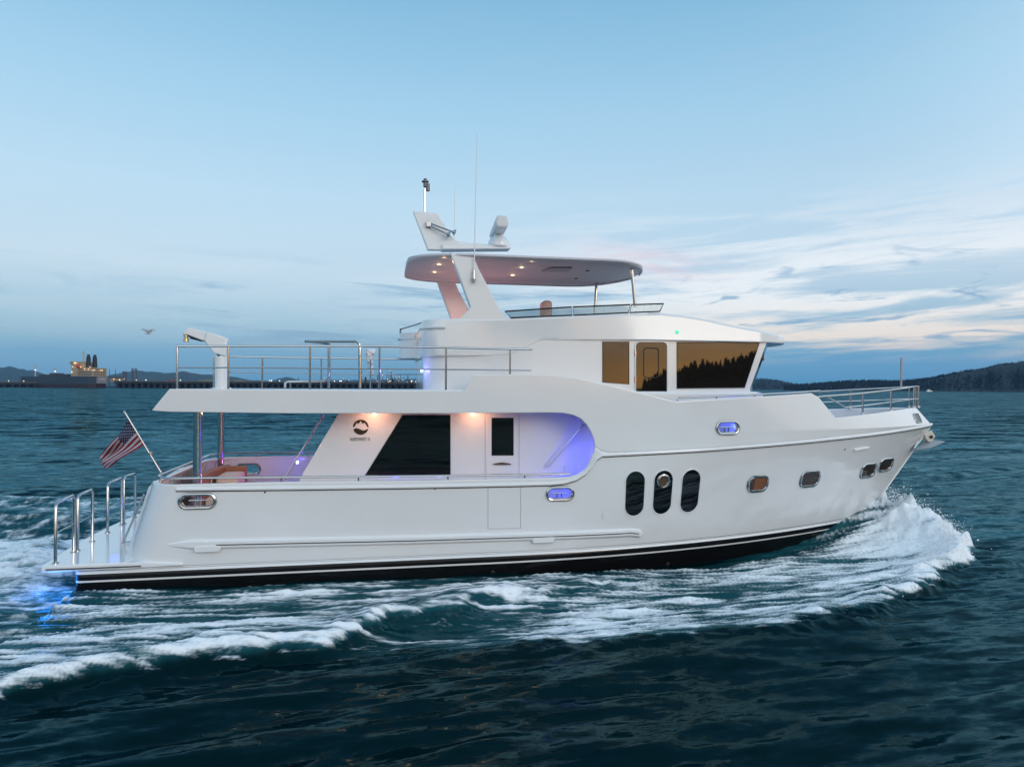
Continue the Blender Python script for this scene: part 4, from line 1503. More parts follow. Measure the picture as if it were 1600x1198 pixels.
def build_water():
    # polar sheet about a point in front of the boat: fine nearby, out to the horizon
    ang = np.concatenate([np.arange(-36, 58, 0.066), np.arange(58, 324, 2.0)])
    ang = np.radians(ang)
    rad = [0.4, 1.0, 2.0, 3.2, 4.4, 5.4, 6.2]
    r = 6.5
    while r < 70:
        rad.append(r)
        r += min(max(0.022, r * r / 2766 * 0.62), 0.8)
    while r < 7000:
        rad.append(r)
        r *= 1.028
    rad = np.array(rad + [7000.0])
    dr = np.gradient(rad)
    A, R_ = np.meshgrid(ang, rad)
    DR = np.maximum(np.broadcast_to(dr[:, None], R_.shape), R_ * np.radians(0.066))
    DR = np.where((np.degrees(A) > 58.1), np.maximum(DR, R_ * np.radians(2.0)), DR)
    X = CAM.x + R_ * np.sin(A)
    Y = CAM.y + R_ * np.cos(A)
    Z = wave_sum(X, Y, DR)
    # large calm patches and gust streaks
    gust = 0.65 + 0.55 * fbm(X / 30 + 3, Y / 9 + 8, 3)
    Z = Z * np.clip(gust, 0.3, 1.3)
    near = (R_ < 75) & (np.degrees(A) < 60)
    foam = np.zeros(X.shape)
    aer = np.zeros(X.shape)
    x, y = X[near], Y[near]
    ay = np.abs(y)
    # wobble the outlines so that no edge is a clean curve
    wob = 0.55 * fbm(x / 1.6 + 5, y / 1.6, 4) + 0.22 * fbm(x / 0.45, y / 0.45 + 3, 3)
    xw, yw = x + 0.75 * fbm(x / 1.3 + 40, y / 1.0, 4), -ay + (0.55 + 0.25 * sstep(13.0 - x, 0, 6)) * wob
    d1, t1 = polyline_dist(xw, yw, C1)
    d1 = -d1                                      # positive inside (towards the boat)
    d2, t2 = polyline_dist(xw, yw, C2)
    d2 = -d2
    he = hull_edge(x)
    lat = ay - he                                 # distance out from the hull side
    # ---- heights
    hc = np.interp(t1, [0, 0.6, 1.3, 2.2, 3.4, 5.0, 8.0, 11.0, 15.0, 19.0], [0.0, 1.22, 1.08, 0.70, 0.45, 0.32, 0.22, 0.16, 0.08, 0.0])
    crest = np.where(d1 > 0, np.exp(-np.maximum(d1, 0) / np.interp(t1, [0, 2, 6, 12], [2.0, 1.5, 0.9, 0.8])), np.exp(-(d1 / 0.28) ** 2))
    h1 = hc * crest * np.clip(1 + 0.5 * fbm(x / 0.9 + 2, y / 0.7 + 6, 3), 0.5, 1.5)
    run = np.interp(x, [6.0, 9.0, 10.4, 11.3, 12.1, 13.2, 14.2, 14.6], [0.0, 0.0, 0.03, 0.14, 0.42, 0.84, 1.12, 1.0]) * np.exp(-np.maximum(lat, 0) / np.interp(x, [8, 12, 14], [0.8, 1.1, 1.9])) * sstep(14.85 - x, 0, 0.45)
    run = run * np.clip(1 + 0.22 * fbm(x / 0.8 + 12, y / 0.6 + 6, 4), 0.6, 1.4)
    hc2 = np.interp(t2, [0, 2, 5, 10, 20, 40], [0.05, 0.16, 0.26, 0.28, 0.18, 0.05])
    hc2 = hc2 * np.clip(1 + 0.6 * fbm(t2 / 2.3 + 3, t2 * 0 + 5, 3), 0.4, 1.5)
    h2 = hc2 * np.where(d2 > 0, np.exp(-np.maximum(d2, 0) / 0.9), np.exp(-(d2 / 0.42) ** 2))
    trough = np.interp(x, [-9, -6, -1, 2, 4.3, 7.6, 9.5], [0.04, 0.11, 0.05, 0.01, -0.09, -0.17, -0.10]) * np.exp(-(np.maximum(lat, 0) / 1.5) ** 2)
    aft = -6.0 - x
    wash = 0.34 * sstep(aft, -0.2, 1.6) * np.exp(-np.maximum(aft, 0) / 11.0) * np.exp(-(y / 2.3) ** 4) * (0.75 + 0.9 * fbm(x / 1.3, y / 1.3 + 70, 4))
    far_w = 0.30 * np.exp(-((ay - (3.6 + 0.42 * np.maximum(aft, 0))) / 0.9) ** 2) * sstep(aft, 0.0, 3.0) * np.exp(-np.maximum(aft, 0) / 30.0)
    z = Z[near]
    calm = 1 - 0.55 * np.clip(np.maximum(h1, h2) * 3, 0, 1)
    z = z * calm + np.maximum(h1, run) + h2 + trough + wash + far_w
    # ---- foam
    # fibres drawn out along the track of the boat
    sk = x + 0.25 * (ay - 3)
    fib = fbm(sk / 3.2, (ay - 0.10 * x) / 0.22 + 11, 5, 0.6)
    fib2 = fbm(sk / 1.1 + 31, ay / 0.12 + 2, 4, 0.62)
    blot = fbm(x / 2.6 + 9, y / 0.8 + 4, 5, 0.55)
    lace = 1 - np.abs(fbm(x / 1.2 + 60, y / 0.42, 5, 0.55)) * 4.2
    fr_ = np.interp(t1, [0, 2, 6, 10, 16], [0.50, 0.45, 0.32, 0.2, 0.05])
    inside1 = sstep(d1 + fr_, -0.05, 0.20)
    b1 = np.interp(t1, [0, 0.5, 2, 4, 7, 9, 12, 15, 18], [0.7, 1.1, 1.1, 1.05, 0.82, 0.52, 0.34, 0.20, 0.0])
    edge1 = b1 * inside1 * np.exp(-np.maximum(d1, 0) / np.interp(t1, [0, 3, 8, 14], [2.0, 1.8, 1.3, 1.0]))
    body1 = inside1 * sstep(lat, 0.05, 1.1) * np.interp(x, [-2, 1.5, 4, 8, 11, 13, 14.6], [0.0, 0.46, 0.56, 0.58, 0.70, 1.0, 1.1])
    smooth_sheet = sstep(x, 7.5, 10.0) * np.exp(-(np.maximum(lat, 0) / np.interp(x, [8, 11, 13], [0.9, 0.75, 0.45])) ** 2) * (1 - sstep(x, 12.6, 13.6) * 0.9)
    body1 = body1 * (1 - 0.85 * smooth_sheet)
    e2 = np.where(d2 > -0.15, np.exp(-np.maximum(d2 + 0.15, 0) / 0.75), np.exp(-((d2 + 0.15) / 0.2) ** 2))
    edge2 = e2 * np.interp(t2, [0, 2, 4, 8, 16, 30, 50], [0.15, 0.5, 0.80, 0.86, 0.75, 0.5, 0.1])
    in2 = sstep(d2, -0.1, 0.3) * sstep(lat, 0.02, 0.35)
    body2 = in2 * np.interp(x, [-40, -14, -6, 0, 4, 7], [0.14, 0.36, 0.50, 0.52, 0.50, 0.0])
    sternf = sstep(aft, -0.5, 0.5) * np.exp(-(ay / (2.75 + 0.04 * np.maximum(aft, 0))) ** 6) * np.interp(aft, [-1, 0.5, 6, 20, 55], [0.5, 0.78, 0.75, 0.50, 0.15])
    farf = np.exp(-((ay - (3.6 + 0.42 * np.maximum(aft, 0))) / 0.5) ** 2) * sstep(aft, 0.0, 3.0) * 0.55 * np.exp(-np.maximum(aft, 0) / 25.0)
    dens = np.maximum.reduce([edge1, body1, edge2, body2, sternf, farf])
    tex = 1.10 * fib + 0.80 * fib2 + 0.55 * blot
    tex_s = 0.9 * fbm(x / 0.7, y / 0.5 + 33, 5, 0.6) + 0.3 * fib2
    tex = np.where(aft > -0.3, tex_s, tex)
    f = sstep(dens + tex * (0.95 - 0.35 * dens) + 0.10 * lace, 0.20, 1.16) * sstep(dens, 0.02, 0.22)
    foam[near] = f
    ae = np.clip(np.maximum.reduce([dens * 0.95, smooth_sheet * 0.75, in2 * 0.34 * sstep(x, -30, -5)]) + 0.30 * blot, 0, 1) * sstep(np.maximum(dens, np.maximum(smooth_sheet, in2 * 0.4)), 0.05, 0.4)
    aer[near] = ae
    z = z + f * (0.035 * fib2 + 0.06 * blot + 0.03 * fbm(x / 0.22, y / 0.22, 3)) + 0.03 * f
    # keep the water out of the hull
    inh = (lat < -0.25) & (x > -5.6) & (x < 13.3)
    z = np.where(inh, np.minimum(z, -0.15), z)
    Z = Z.copy()
    Z[near] = z
    nr, nc = X.shape
    co = np.stack([X, Y, Z], -1).reshape(-1, 3).astype(np.float32)
    idx = np.arange(nr * nc).reshape(nr, nc)
    a, b_ = idx[:-1, :], np.roll(idx, -1, 1)[:-1, :]
    c, d = np.roll(idx, -1, 1)[1:, :], idx[1:, :]
    quads = np.stack([a, b_, c, d], -1).reshape(-1, 4)
    me = bpy.data.meshes.new('water')
    me.vertices.add(len(co))
    me.vertices.foreach_set('co', co.ravel())
    nq = len(quads)
    me.loops.add(nq * 4)
    me.loops.foreach_set('vertex_index', quads.ravel().astype(np.int32))
    me.polygons.add(nq)
    me.polygons.foreach_set('loop_start', np.arange(0, nq * 4, 4, dtype=np.int32))
    me.polygons.foreach_set('loop_total', np.full(nq, 4, dtype=np.int32))
    me.polygons.foreach_set('use_smooth', np.ones(nq, dtype=bool))
    me.update(calc_edges=True)
    for nm, arr in (('foam', foam), ('aerated', aer)):
        at_ = me.attributes.new(nm, 'FLOAT', 'POINT')
        at_.data.foreach_set('value', arr.ravel().astype(np.float32))
    o = bpy.data.objects.new('water', me)
    COL.objects.link(o)
    tag(o, kind='structure')
    # ---- material
    mt = bpy.data.materials.new('sea_water')
    mt.use_nodes = True
    t = mt.node_tree
    t.nodes.clear()
    N = Nodes(t)
    geo = N.n('ShaderNodeNewGeometry')
    af = N.n('ShaderNodeAttribute', attribute_name='foam')
    aa = N.n('ShaderNodeAttribute', attribute_name='aerated')
    mp = N.n('ShaderNodeMapping')
    mp.inputs['Scale'].default_value = (0.34, 1.0, 1.0)
    N.l(geo.outputs['Position'], mp.inputs['Vector'])
    r1 = N.n('ShaderNodeTexNoise', i_Scale=3.4, i_Detail=5.0, i_Roughness=0.66)
    N.l(mp.outputs[0], r1.inputs['Vector'])
    r2 = N.n('ShaderNodeTexNoise', i_Scale=0.32, i_Detail=6.0, i_Roughness=0.68)
    N.l(mp.outputs[0], r2.inputs['Vector'])
    # ripples too small to model tilt the surface directly; they carry on to the horizon
    def tilt(nz, k):
        v = N.n('ShaderNodeVectorMath', operation='SUBTRACT')
        N.l(nz.outputs['Color'], v.inputs[0])
        v.inputs[1].default_value = (0.5, 0.5, 0.5)
        v2 = N.n('ShaderNodeVectorMath', operation='MULTIPLY')
        N.l(v.outputs[0], v2.inputs[0])
        if isinstance(k, tuple):
            v2.inputs[1].default_value = k
        else:
            N.l(k, v2.inputs[1])
        return v2.outputs[0]
    cd = N.n('ShaderNodeVectorMath', operation='LENGTH')
    N.l(geo.outputs['Position'], cd.inputs[0])
    farw = N.math('MULTIPLY_ADD', N.smooth(cd.outputs['Value'], 22.0, 70.0), 1.0, 0.12)
    kv = N.n('ShaderNodeCombineXYZ')
    N.l(N.math('MULTIPLY', farw, 1.3), kv.inputs[0])
    N.l(N.math('MULTIPLY', farw, 3.6), kv.inputs[1])
    s1 = N.n('ShaderNodeVectorMath', operation='ADD')
    N.l(tilt(r1, (0.75, 1.6, 0.0)), s1.inputs[0])
    N.l(tilt(r2, kv.outputs[0]), s1.inputs[1])
    s2 = N.n('ShaderNodeVectorMath', operation='ADD')
    N.l(geo.outputs['Normal'], s2.inputs[0])
    N.l(s1.outputs[0], s2.inputs[1])
    bp2 = N.n('ShaderNodeVectorMath', operation='NORMALIZE')
    N.l(s2.outputs[0], bp2.inputs[0])
    deep, teal = (0.0005, 0.0090, 0.0108, 1), (0.018, 0.115, 0.14, 1)
    body = N.n('ShaderNodeBsdfDiffuse')
    N.l(N.mix(aa.outputs['Fac'], deep, teal), body.inputs['Color'])
    gls = N.n('ShaderNodeBsdfGlossy', i_Roughness=0.12)
    gls.inputs['Color'].default_value = (0.44, 0.86, 1.0, 1)
    N.l(bp2.outputs[0], gls.inputs['Normal'])
    frs = N.n('ShaderNodeFresnel', i_IOR=1.25)
    N.l(bp2.outputs[0], frs.inputs['Normal'])
    wat = N.n('ShaderNodeMixShader')
    N.l(N.math('MULTIPLY', frs.outputs[0], 0.62), wat.inputs[0])
    N.l(body.outputs[0], wat.inputs[1])
    N.l(gls.outputs[0], wat.inputs[2])
    fine = N.n('ShaderNodeTexNoise', i_Scale=26.0, i_Detail=4.0, i_Roughness=0.65)
    mp2 = N.n('ShaderNodeMapping')
    mp2.inputs['Scale'].default_value = (0.16, 1.0, 1.0)
    N.l(geo.outputs['Position'], mp2.inputs['Vector'])
    N.l(mp2.outputs[0], fine.inputs['Vector'])
    ff = N.math('ADD', af.outputs['Fac'], N.math('MULTIPLY', N.math('SUBTRACT', fine.outputs[0], 0.5), 0.85))
    ff = N.math('MULTIPLY', N.smooth(ff, 0.10, 0.95), N.smooth(af.outputs['Fac'], 0.0, 0.12))
    fo_ = N.n('ShaderNodeBsdfPrincipled', i_Roughness=0.85)
    fo_.inputs['Base Color'].default_value = (0.88, 0.92, 0.95, 1)
    bpf = N.n('ShaderNodeBump', i_Strength=0.4, i_Distance=0.04)
    N.l(fine.outputs[0], bpf.inputs['Height'])
    N.l(bpf.outputs[0], fo_.inputs['Normal'])
    mx = N.n('ShaderNodeMixShader')
    N.l(ff, mx.inputs[0])
    N.l(wat.outputs[0], mx.inputs[1])
    N.l(fo_.outputs[0], mx.inputs[2])
    out = N.n('ShaderNodeOutputMaterial')
    N.l(mx.outputs[0], out.inputs[0])
    me.materials.append(mt)
    # ---- spray droplets thrown off the bow wave
    rs = np.random.RandomState(5)
    P1 = np.array(C1)
    seg = np.r_[0, np.cumsum(np.hypot(*np.diff(P1, axis=0).T))]
    drops = MB()
    octa = [(1, 0, 0), (-1, 0, 0), (0, 1, 0), (0, -1, 0), (0, 0, 1), (0, 0, -1)]
    of = [(0, 2, 4), (2, 1, 4), (1, 3, 4), (3, 0, 4), (2, 0, 5), (1, 2, 5), (3, 1, 5), (0, 3, 5)]
    for i in range(9000):
        s_ = abs(rs.randn()) * 2.8 + 0.4
        if s_ > 9.5:
            continue
        px_, py_ = np.interp(s_, seg, P1[:, 0]), np.interp(s_, seg, P1[:, 1])
        hcv = float(np.interp(s_, [0, 0.6, 1.3, 2.2, 3.4, 5.0, 8.0, 11.0], [0.3, 1.12, 1.0, 0.72, 0.55, 0.42, 0.30, 0.20]))
        gx, gy = rs.randn() * 0.14 - 0.12, rs.randn() * 0.22 + 0.08
        zz = hcv * (0.5 + 0.5 * rs.rand()) + rs.exponential(0.09)
        rr_ = 0.003 + rs.exponential(0.0035)
        q = (px_ + gx, py_ + gy, zz)
        drops.add([(q[0] + a_[0] * rr_ * 1.5, q[1] + a_[1] * rr_, q[2] + a_[2] * rr_) for a_ in octa], of)
    me2 = bpy.data.meshes.new('bow_spray')
    me2.from_pydata(drops.v, [], drops.f)
    so = finish(me2, 'bow_spray', mat('spray', (0.8, 0.83, 0.86), 0.4), None)
    tag(so, 'fine white spray thrown off the breaking bow wave', 'spray', kind='stuff')


build_water()

# ------------------------------------------------------------------ background: tanker, pier, refinery, hills
rng = random.Random(11)
def horizon_y(px):
    return 600.8 + 0.005 * px
def ground(px, dist):
    d = ray(px, horizon_y(px))
    d = Vector((d.x, d.y, 0)).normalized()
    return Vector((CAM.x + d.x * dist, CAM.y + d.y * dist, 0.0))
def hz_h(py, px, dist):
    """height above the water of something seen at px, py at that distance"""
    p = ground(px, dist)
    dep = (Vector((p.x, p.y, CAM.z)) - CAM).dot(_F)
    return CAM.z + (horizon_y(px) - py) * dep / F_PX

def local_box(mb, o, ax, ay, u0, u1, v0, v1, z0, z1):
    vs = []
    for z in (z0, z1):
        for u, v in ((u0, v0), (u1, v0), (u1, v1), (u0, v1)):
            p = o + ax * u + ay * v
            vs.append((p.x, p.y, z))
    return mb.add(vs, [(3, 2, 1, 0), (4, 5, 6, 7), (0, 1, 5, 4), (1, 2, 6, 5), (2, 3, 7, 6), (3, 0, 4, 7)])

T_D = 1150.0
so_ = ground(144, T_D)
los = Vector((so_.x - CAM.x, so_.y - CAM.y, 0)).normalized()
lft = Vector((-los.y, los.x, 0))
al = math.radians(52)
AX = lft * math.cos(al) + los * math.sin(al)          # stern -> bow
AY = los * math.cos(al) - lft * math.sin(al)          # near side -> far side
tanker = empty('tanker_ship', so_)
tag(tanker, 'grey and red tanker moored at the pier with lit cream superstructure and black funnels', 'ship')
TL, TW, TH = 168.0, 30.0, hz_h(588, 160, T_D)
SHIPGREY = mat('ship_grey', (0.028, 0.040, 0.055), 0.5)
SHIPRED = mat('ship_red', (0.035, 0.010, 0.012), 0.6)
SHIPTRANSOM = mat('ship_transom_paint', (0.20, 0.19, 0.20), 0.5)
SHIPCREAM = mat('ship_cream', (0.34, 0.28, 0.19), 0.5)
def ship_hull(z0, z1, name, material):
    rows = []
    for z in (z0, z1):
        f = z / TH
        pts = []
        for u, w in ((2 - 2 * f, 0.26), (10, 0.46), (30, 0.5), (130, 0.5), (152, 0.40), (163 + 4 * f, 0.16), (168 + 5 * f, 0.0)):
            pts.append((u, 0.5 - w))
        pts += [(u, 1 - v) for u, v in reversed(pts)]
        rows.append([(so_ + AX * u + AY * (v * TW)).to_tuple()[:2] + (z,) for u, v in pts])
    b = MB().grid(rows, close_u=True)
    n = len(rows[0]); k = len(b.v)
    b.f.append(tuple(range(k - n, k))); b.f.append(tuple(range(n - 1, -1, -1)))
    return b.build(name, material, tanker, angle=20)
ship_hull(-1, 5.5, 'boot_topping', SHIPRED)
ship_hull(5.52, TH, 'hull', SHIPGREY)
tb = local_box(MB(), so_, AX, AY, -0.6, 1.0, TW * .24, TW * .76, 6.5, TH - 0.5).build('transom', SHIPTRANSOM, tanker)
o_ = so_ + AX * (-0.7) + AY * (TW * 0.5)
text_mesh('lettering', 'ALASKA', Vector((o_.x, o_.y, TH - 4.0)), 3.4, mat('pale_letters', (0.6, 0.6, 0.6), 0.6), tanker, rot=(math.pi / 2, 0, math.atan2(-AY.y, -AY.x) + math.pi), width=10.5)
acc_ = MB()
local_box(acc_, so_, AX, AY, 6, 30, 3, TW - 3, TH, TH + 12.5)
sup = acc_.build('superstructure', SHIPCREAM, tanker)
acc2 = MB()
local_box(acc2, so_, AX, AY, 31, 43, 1, TW - 1, TH, TH + 20.5)
local_box(acc2, so_, AX, AY, 33, 40, -4, TW + 4, TH + 17.0, TH + 21.5)
acc2.build('bridge_house', SHIPCREAM, tanker)
WARML = mat('warm_lamp', (1, .8, .5), 0.5, emit=(1.0, 0.80, 0.52), estr=1.1)
WHITEL = mat('white_lamp', (1, 1, 1), 0.5, emit=(1.0, 0.97, 0.92), estr=1.6)
bands = MB()
for lv in range(1, 4):
    local_box(bands, so_, AX, AY, 5.0, 30.4, 2.2, TW - 2.2, TH + lv * 3.6 - 0.5, TH + lv * 3.6)
bands.build('decks', mat('ship_deck_edge', (0.10, 0.08, 0.06), 0.6), tanker)
cr_ = MB()
for u, v in ((4, 4), (4, 26), (46, 3)):
    q = so_ + AX * u + AY * v
    cr_.tube([(q.x, q.y, TH), (q.x, q.y, TH + 8)], 0.5, 6).tube([(q.x, q.y, TH + 7.5), (q.x + AX.x * 9, q.y + AX.y * 9, TH + 10)], 0.35, 6)
cr_.build('deck_cranes', mat('ship_pale', (0.45, 0.43, 0.40), 0.5), tanker)
wins = MB()
for lv in range(3):
    for k in range(6):
        local_box(wins, so_, AX, AY, 5.8, 6.0, 4.4 + k * 3.6, 5.6 + k * 3.6, TH + 2 + lv * 3.6, TH + 3.2 + lv * 3.6)
        local_box(wins, so_, AX, AY, 8 + k * 3.4, 9.2 + k * 3.4, 2.8, 3.0, TH + 2 + lv * 3.6, TH + 3.2 + lv * 3.6)
wins.build('windows', mat('ship_windows', (0.02, 0.02, 0.02), 0.3), tanker)
for v in (9.5, 19.5):
    p = so_ + AX * 20 + AY * v
    f_ = MB()
    f_.lathe([(3.4, TH + 12.5), (3.2, TH + 20), (2.6, TH + 29), (1.9, TH + 29.2), (1.9, TH + 32)], (p.x, p.y, 0), n=12)
    f_.build('funnel', mat('funnel_black', (0.012, 0.012, 0.014), 0.6), tanker)
p = so_ + AX * 36 + AY * 14
ms = MB().tube([(p.x, p.y, TH + 21), (p.x, p.y, TH + 39)], 1.3, 8, r1=0.5)
local_box(ms, p, AX, AY, -1, 1, -4, 4, TH + 30, TH + 30.8)
local_box(ms, p, AX, AY, -1, 1, -3, 3, TH + 34, TH + 35.4)
ms.build('mast', mat('ship_pale', (0.45, 0.43, 0.40), 0.5), tanker)
dk = MB()
for u, w, h in ((60, 16, 3.5), (84, 12, 5.0), (108, 10, 3.0)):
    local_box(dk, so_, AX, AY, u, u + w, 6, 20, TH, TH + h)
dk.build('deck_piping', mat('deck_dark', (0.05, 0.05, 0.055), 0.6), tanker)
for u, h in ((52, 11), (95, 14), (138, 18)):
    p = so_ + AX * u + AY * 14
    q = MB().tube([(p.x, p.y, TH), (p.x, p.y, TH + h)], 0.9, 8)
    local_box(q, p, AX, AY, -0.6, 0.6, -3, 3, TH + h * .8, TH + h * .86)
    mo = q.build('deck_mast', mat('ship_pale', ()), tanker)
    MB().sphere((p.x, p.y, TH + h * 0.55), 1.1, 6).build('deck_lamp', WHITEL, mo)
lb = so_ + AX * 46 + AY * (-1.0)
for off, sc in ((0, 1.0),):
    pass
boat_ = MB().sphere((so_ + AX * 30 + AY * 1.5 + Vector((0, 0, TH + 15)))[:], 3.0, 8).build('lifeboat', mat('lifeboat_orange', (0.35, 0.06, 0.03), 0.5), tanker)
for u, v, z in ((10, 1.8, TH + 10), (18, 1.8, TH + 10), (26, 2.0, TH + 13.5), (33, -0.2, TH + 19), (38, -1.0, TH + 14), (5.3, 8, TH + 9), (5.3, 20, TH + 9), (15, 8, TH + 14), (28, 12, TH + 15), (44, 2, TH + 6)):
    MB().sphere((so_ + AX * u + AY * v + Vector((0, 0, z)))[:], 0.55, 6).build('deck_lamp', WARML if u < 30 else WHITEL, tanker)
    lamp('ship_lamp', (so_ + AX * u + AY * (v - 1.5) - AX * 1.0 + Vector((0, 0, z + 0.5)))[:], 300, (1.0, 0.66, 0.34), None, 0.6)

# the long pier
PIER = mat('pier_dark', (0.02, 0.021, 0.024), 0.8, vary=0.4, vscale=0.05)
def pier_run(px0, px1, d0, d1, ytop, label, lights, every=9):
    a, b_ = ground(px0, d0), ground(px1, d1)
    ax = (b_ - a).normalized()
    ay = Vector((-ax.y, ax.x, 0))
    L = (b_ - a).length
    zt_ = hz_h(ytop, (px0 + px1) / 2, (d0 + d1) / 2)
    o = empty('pier', a)
    tag(o, label, 'pier')
    local_box(MB(), a, ax, ay, 0, L, 0, 9, zt_ - 2.6, zt_).build('deck', PIER, o)
    n = min(95, int(L / every))
    for k in range(n):
        u = (k + 0.5) * L / n
        local_box(MB(), a, ax, ay, u - 1.6, u + 1.6, 0.5, 8, -2, zt_ - 2.62).build('pile', PIER, o)
    local_box(MB(), a, ax, ay, 0, L, 8.0, 8.8, -0.5, zt_ - 2.65).build('fender_wall', PIER, o)
    local_box(MB(), a, ax, ay, 0, L, 0.1, 0.4, zt_ + 0.02, zt_ + 1.0).build('railing', mat('pier_rail', (0.10, 0.085, 0.06), 0.7), o)
    for u, col in lights:
        MB().sphere((a + ax * (u * L) + ay * 1 + Vector((0, 0, zt_ + 2.4)))[:], 0.75, 6).build('pier_lamp', col, o)
    return o
pier_run(178, 720, 1150, 1000, 597.5, 'long dark piled pier running behind the yacht towards the refinery', [(rng.random(), rng.choice((WARML, WHITEL, WHITEL))) for _ in range(16)])
pier_run(-60, 60, 1260, 1240, 597.5, 'short dark pier length running out beyond the tanker bow', [(0.8, WARML), (0.6, WARML)])
def block(name, px0, px1, ytop, dist, depth, color, label, cat, group=None, z0=None, sub=None):
    a, b_ = ground(px0, dist), ground(px1, dist)
    ax = (b_ - a).normalized(); ay = Vector((-ax.y, ax.x, 0)); L = (b_ - a).length
    zt_ = hz_h(ytop, px0, dist)
    o = empty(name, a)
    tag(o, label, cat, group)
    return o, a, ax, ay, L, zt_
# storage tanks on the shore behind
LANDD = 1300.0
a, b_ = ground(150, 1330), ground(760, 1240)
ax = (b_ - a).normalized(); ay = Vector((-ax.y, ax.x, 0))
local_box(MB(), a, ax, ay, 0, (b_ - a).length, 0, 260, -3, 2.2).build('shore', mat('shore_dark', (0.03, 0.035, 0.03), 0.9), None)
tag(bpy.data.objects['shore'], kind='structure')
TANK = mat('tank_green', (0.17, 0.18, 0.10), 0.7, vary=0.2, vscale=0.1)
def storage_tank(px0, px1, ytop, dist, label):
    a, b_ = ground(px0, dist), ground(px1, dist)
    c = (a + b_) / 2; r_ = (b_ - a).length / 2
    h = hz_h(ytop, px0, dist)
    o = empty('storage_tank', c)
    tag(o, label, 'tank', 'storage tanks behind the pier')
    MB().lathe([(r_, 2.2), (r_, h)], (c.x, c.y, 0), n=24).build('shell', TANK, o)
    MB().lathe([(r_ * 1.01, h + 0.02), (r_ * 0.6, h + r_ * .05), (0.1, h + r_ * .09)], (c.x, c.y, 0), n=24).build('roof', mat('tank_roof', (0.12, 0.13, 0.10), 0.7), o)
    return o
storage_tank(281, 296, 596.5, 1340, 'small low olive storage tank seen just right of the aft rail post')
storage_tank(306, 339, 594.0, 1340, 'wide olive storage tank left of the crane pedestal')
storage_tank(360, 386, 594.5, 1340, 'olive storage tank right of the crane pedestal')
# loading towers and refinery columns
STACK = mat('refinery_steel', (0.10, 0.10, 0.11), 0.6, vary=0.4, vscale=0.2)
def lattice_tower(px, w, ytop, dist, label, ybase=None, lights=1, mt=STACK, zb=2.0, kind=0, cat='tower'):
    c = ground(px, dist)
    s_ = dist / F_PX
    h = hz_h(ytop, px, dist)
    o = empty('refinery_tower', c)
    tag(o, label, cat, 'refinery towers across the water')
    hw = w * s_ / 2
    if kind == 0:
        for dx in (-1, 1):
            for dy in (-1, 1):
                MB().box(c.x + dx * hw - .5, c.x + dx * hw + .5, c.y + dy * hw - .5, c.y + dy * hw + .5, zb, h).build('leg', mt, o)
        k = MB()
        n = max(3, int((h - zb) / 5))
        for i in range(n):
            z = zb + (h - zb) * (i + 1) / n
            k.box(c.x - hw * 1.15, c.x + hw * 1.15, c.y - hw * 1.15, c.y + hw * 1.15, z - 0.55, z)
        k.build('platforms', mt, o)
    else:
        MB().lathe([(hw, zb), (hw, h * .8), (hw * .7, h * .86), (hw * .7, h)], (c.x, c.y, 0), n=10).build('column', mt, o)
    for i in range(lights):
        z = zb + (h - zb) * rng.uniform(0.25, 1.0)
        MB().sphere((c.x + rng.uniform(-hw, hw), c.y - hw * 1.3, z), 0.6, 5).build('tower_lamp', rng.choice((WARML, WHITEL)), o)
    return o
lattice_tower(194.5, 3.2, 580, 1180, 'slimmer lattice loading tower on the pier just right of the tanker')
lattice_tower(209.5, 4.4, 575.5, 1180, 'taller lattice loading tower on the pier right of the tanker', lights=0)
lattice_tower(171, 0.8, 576, 1175, 'thin dark pole standing close to the tanker stern', kind=1, lights=0, cat='pole')
lattice_tower(180.5, 0.9, 576, 1175, 'thin dark pole between the tanker stern and loading towers', kind=1, lights=0, cat='pole')
o, a, ax, ay, L, zt_ = block('pier_building', 171, 193, 589, 1165, 12, None, 'low pier building with dark roof and orange lit front beside the tanker', 'building')
local_box(MB(), a, ax, ay, 0, L, 0, 12, 8.5, zt_ - 1).build('wall', mat('shed_wall', (0.22, 0.17, 0.11), 0.7), o)
local_box(MB(), a, ax, ay, -0.6, L + .6, -.6, 12.6, zt_ - 0.98, zt_).build('roof', PIER, o)
MB().sphere((a + ax * L * .3 - ay * 1 + Vector((0, 0, zt_ - 3)))[:], 0.8, 6).build('wall_lamp', WARML, o)
o, a, ax, ay, L, zt_ = block('pier_hut', 257, 263, 594, 1130, 8, None, 'small pale hut on the pier behind the aft rail', 'hut')
local_box(MB(), a, ax, ay, 0, L, 0, 6, 8.0, zt_ - .8).build('wall', mat('hut_wall', (0.6, 0.45, 0.3), 0.6), o)
local_box(MB(), a, ax, ay, -.4, L + .4, -.4, 6.4, zt_ - .78, zt_).build('roof', PIER, o)
o, a, ax, ay, L, zt_ = block('signal_post', 268, 271, 592, 1130, 3, None, 'red painted marker post on the pier behind the aft rail', 'post')
local_box(MB(), a, ax, ay, 0, L, 0, 3, 8.0, zt_).build('panel', mat('marker_red', (0.35, 0.02, 0.02), 0.6), o)
spec = [(565, 1.6, 578, 1), (571, 2.4, 588, 0), (578, 1.2, 575, 1), (583, 2.8, 590, 0), (590, 1.5, 583, 1), (598, 1.0, 580, 1), (606, 3.5, 582, 0), (611, 2.2, 578.5, 1), (617, 1.8, 585, 1),
        (624, 3.0, 584, 0), (630, 1.4, 588, 1), (637, 1.6, 586, 0), (644, 1.3, 590, 1), (650, 2.0, 589, 0), (545, 2.2, 591, 0), (535, 1.4, 590, 1), (522, 2.6, 592, 0), (508, 1.3, 589, 1), (466, 1.0, 588, 1), (502, 1.2, 585, 1)]
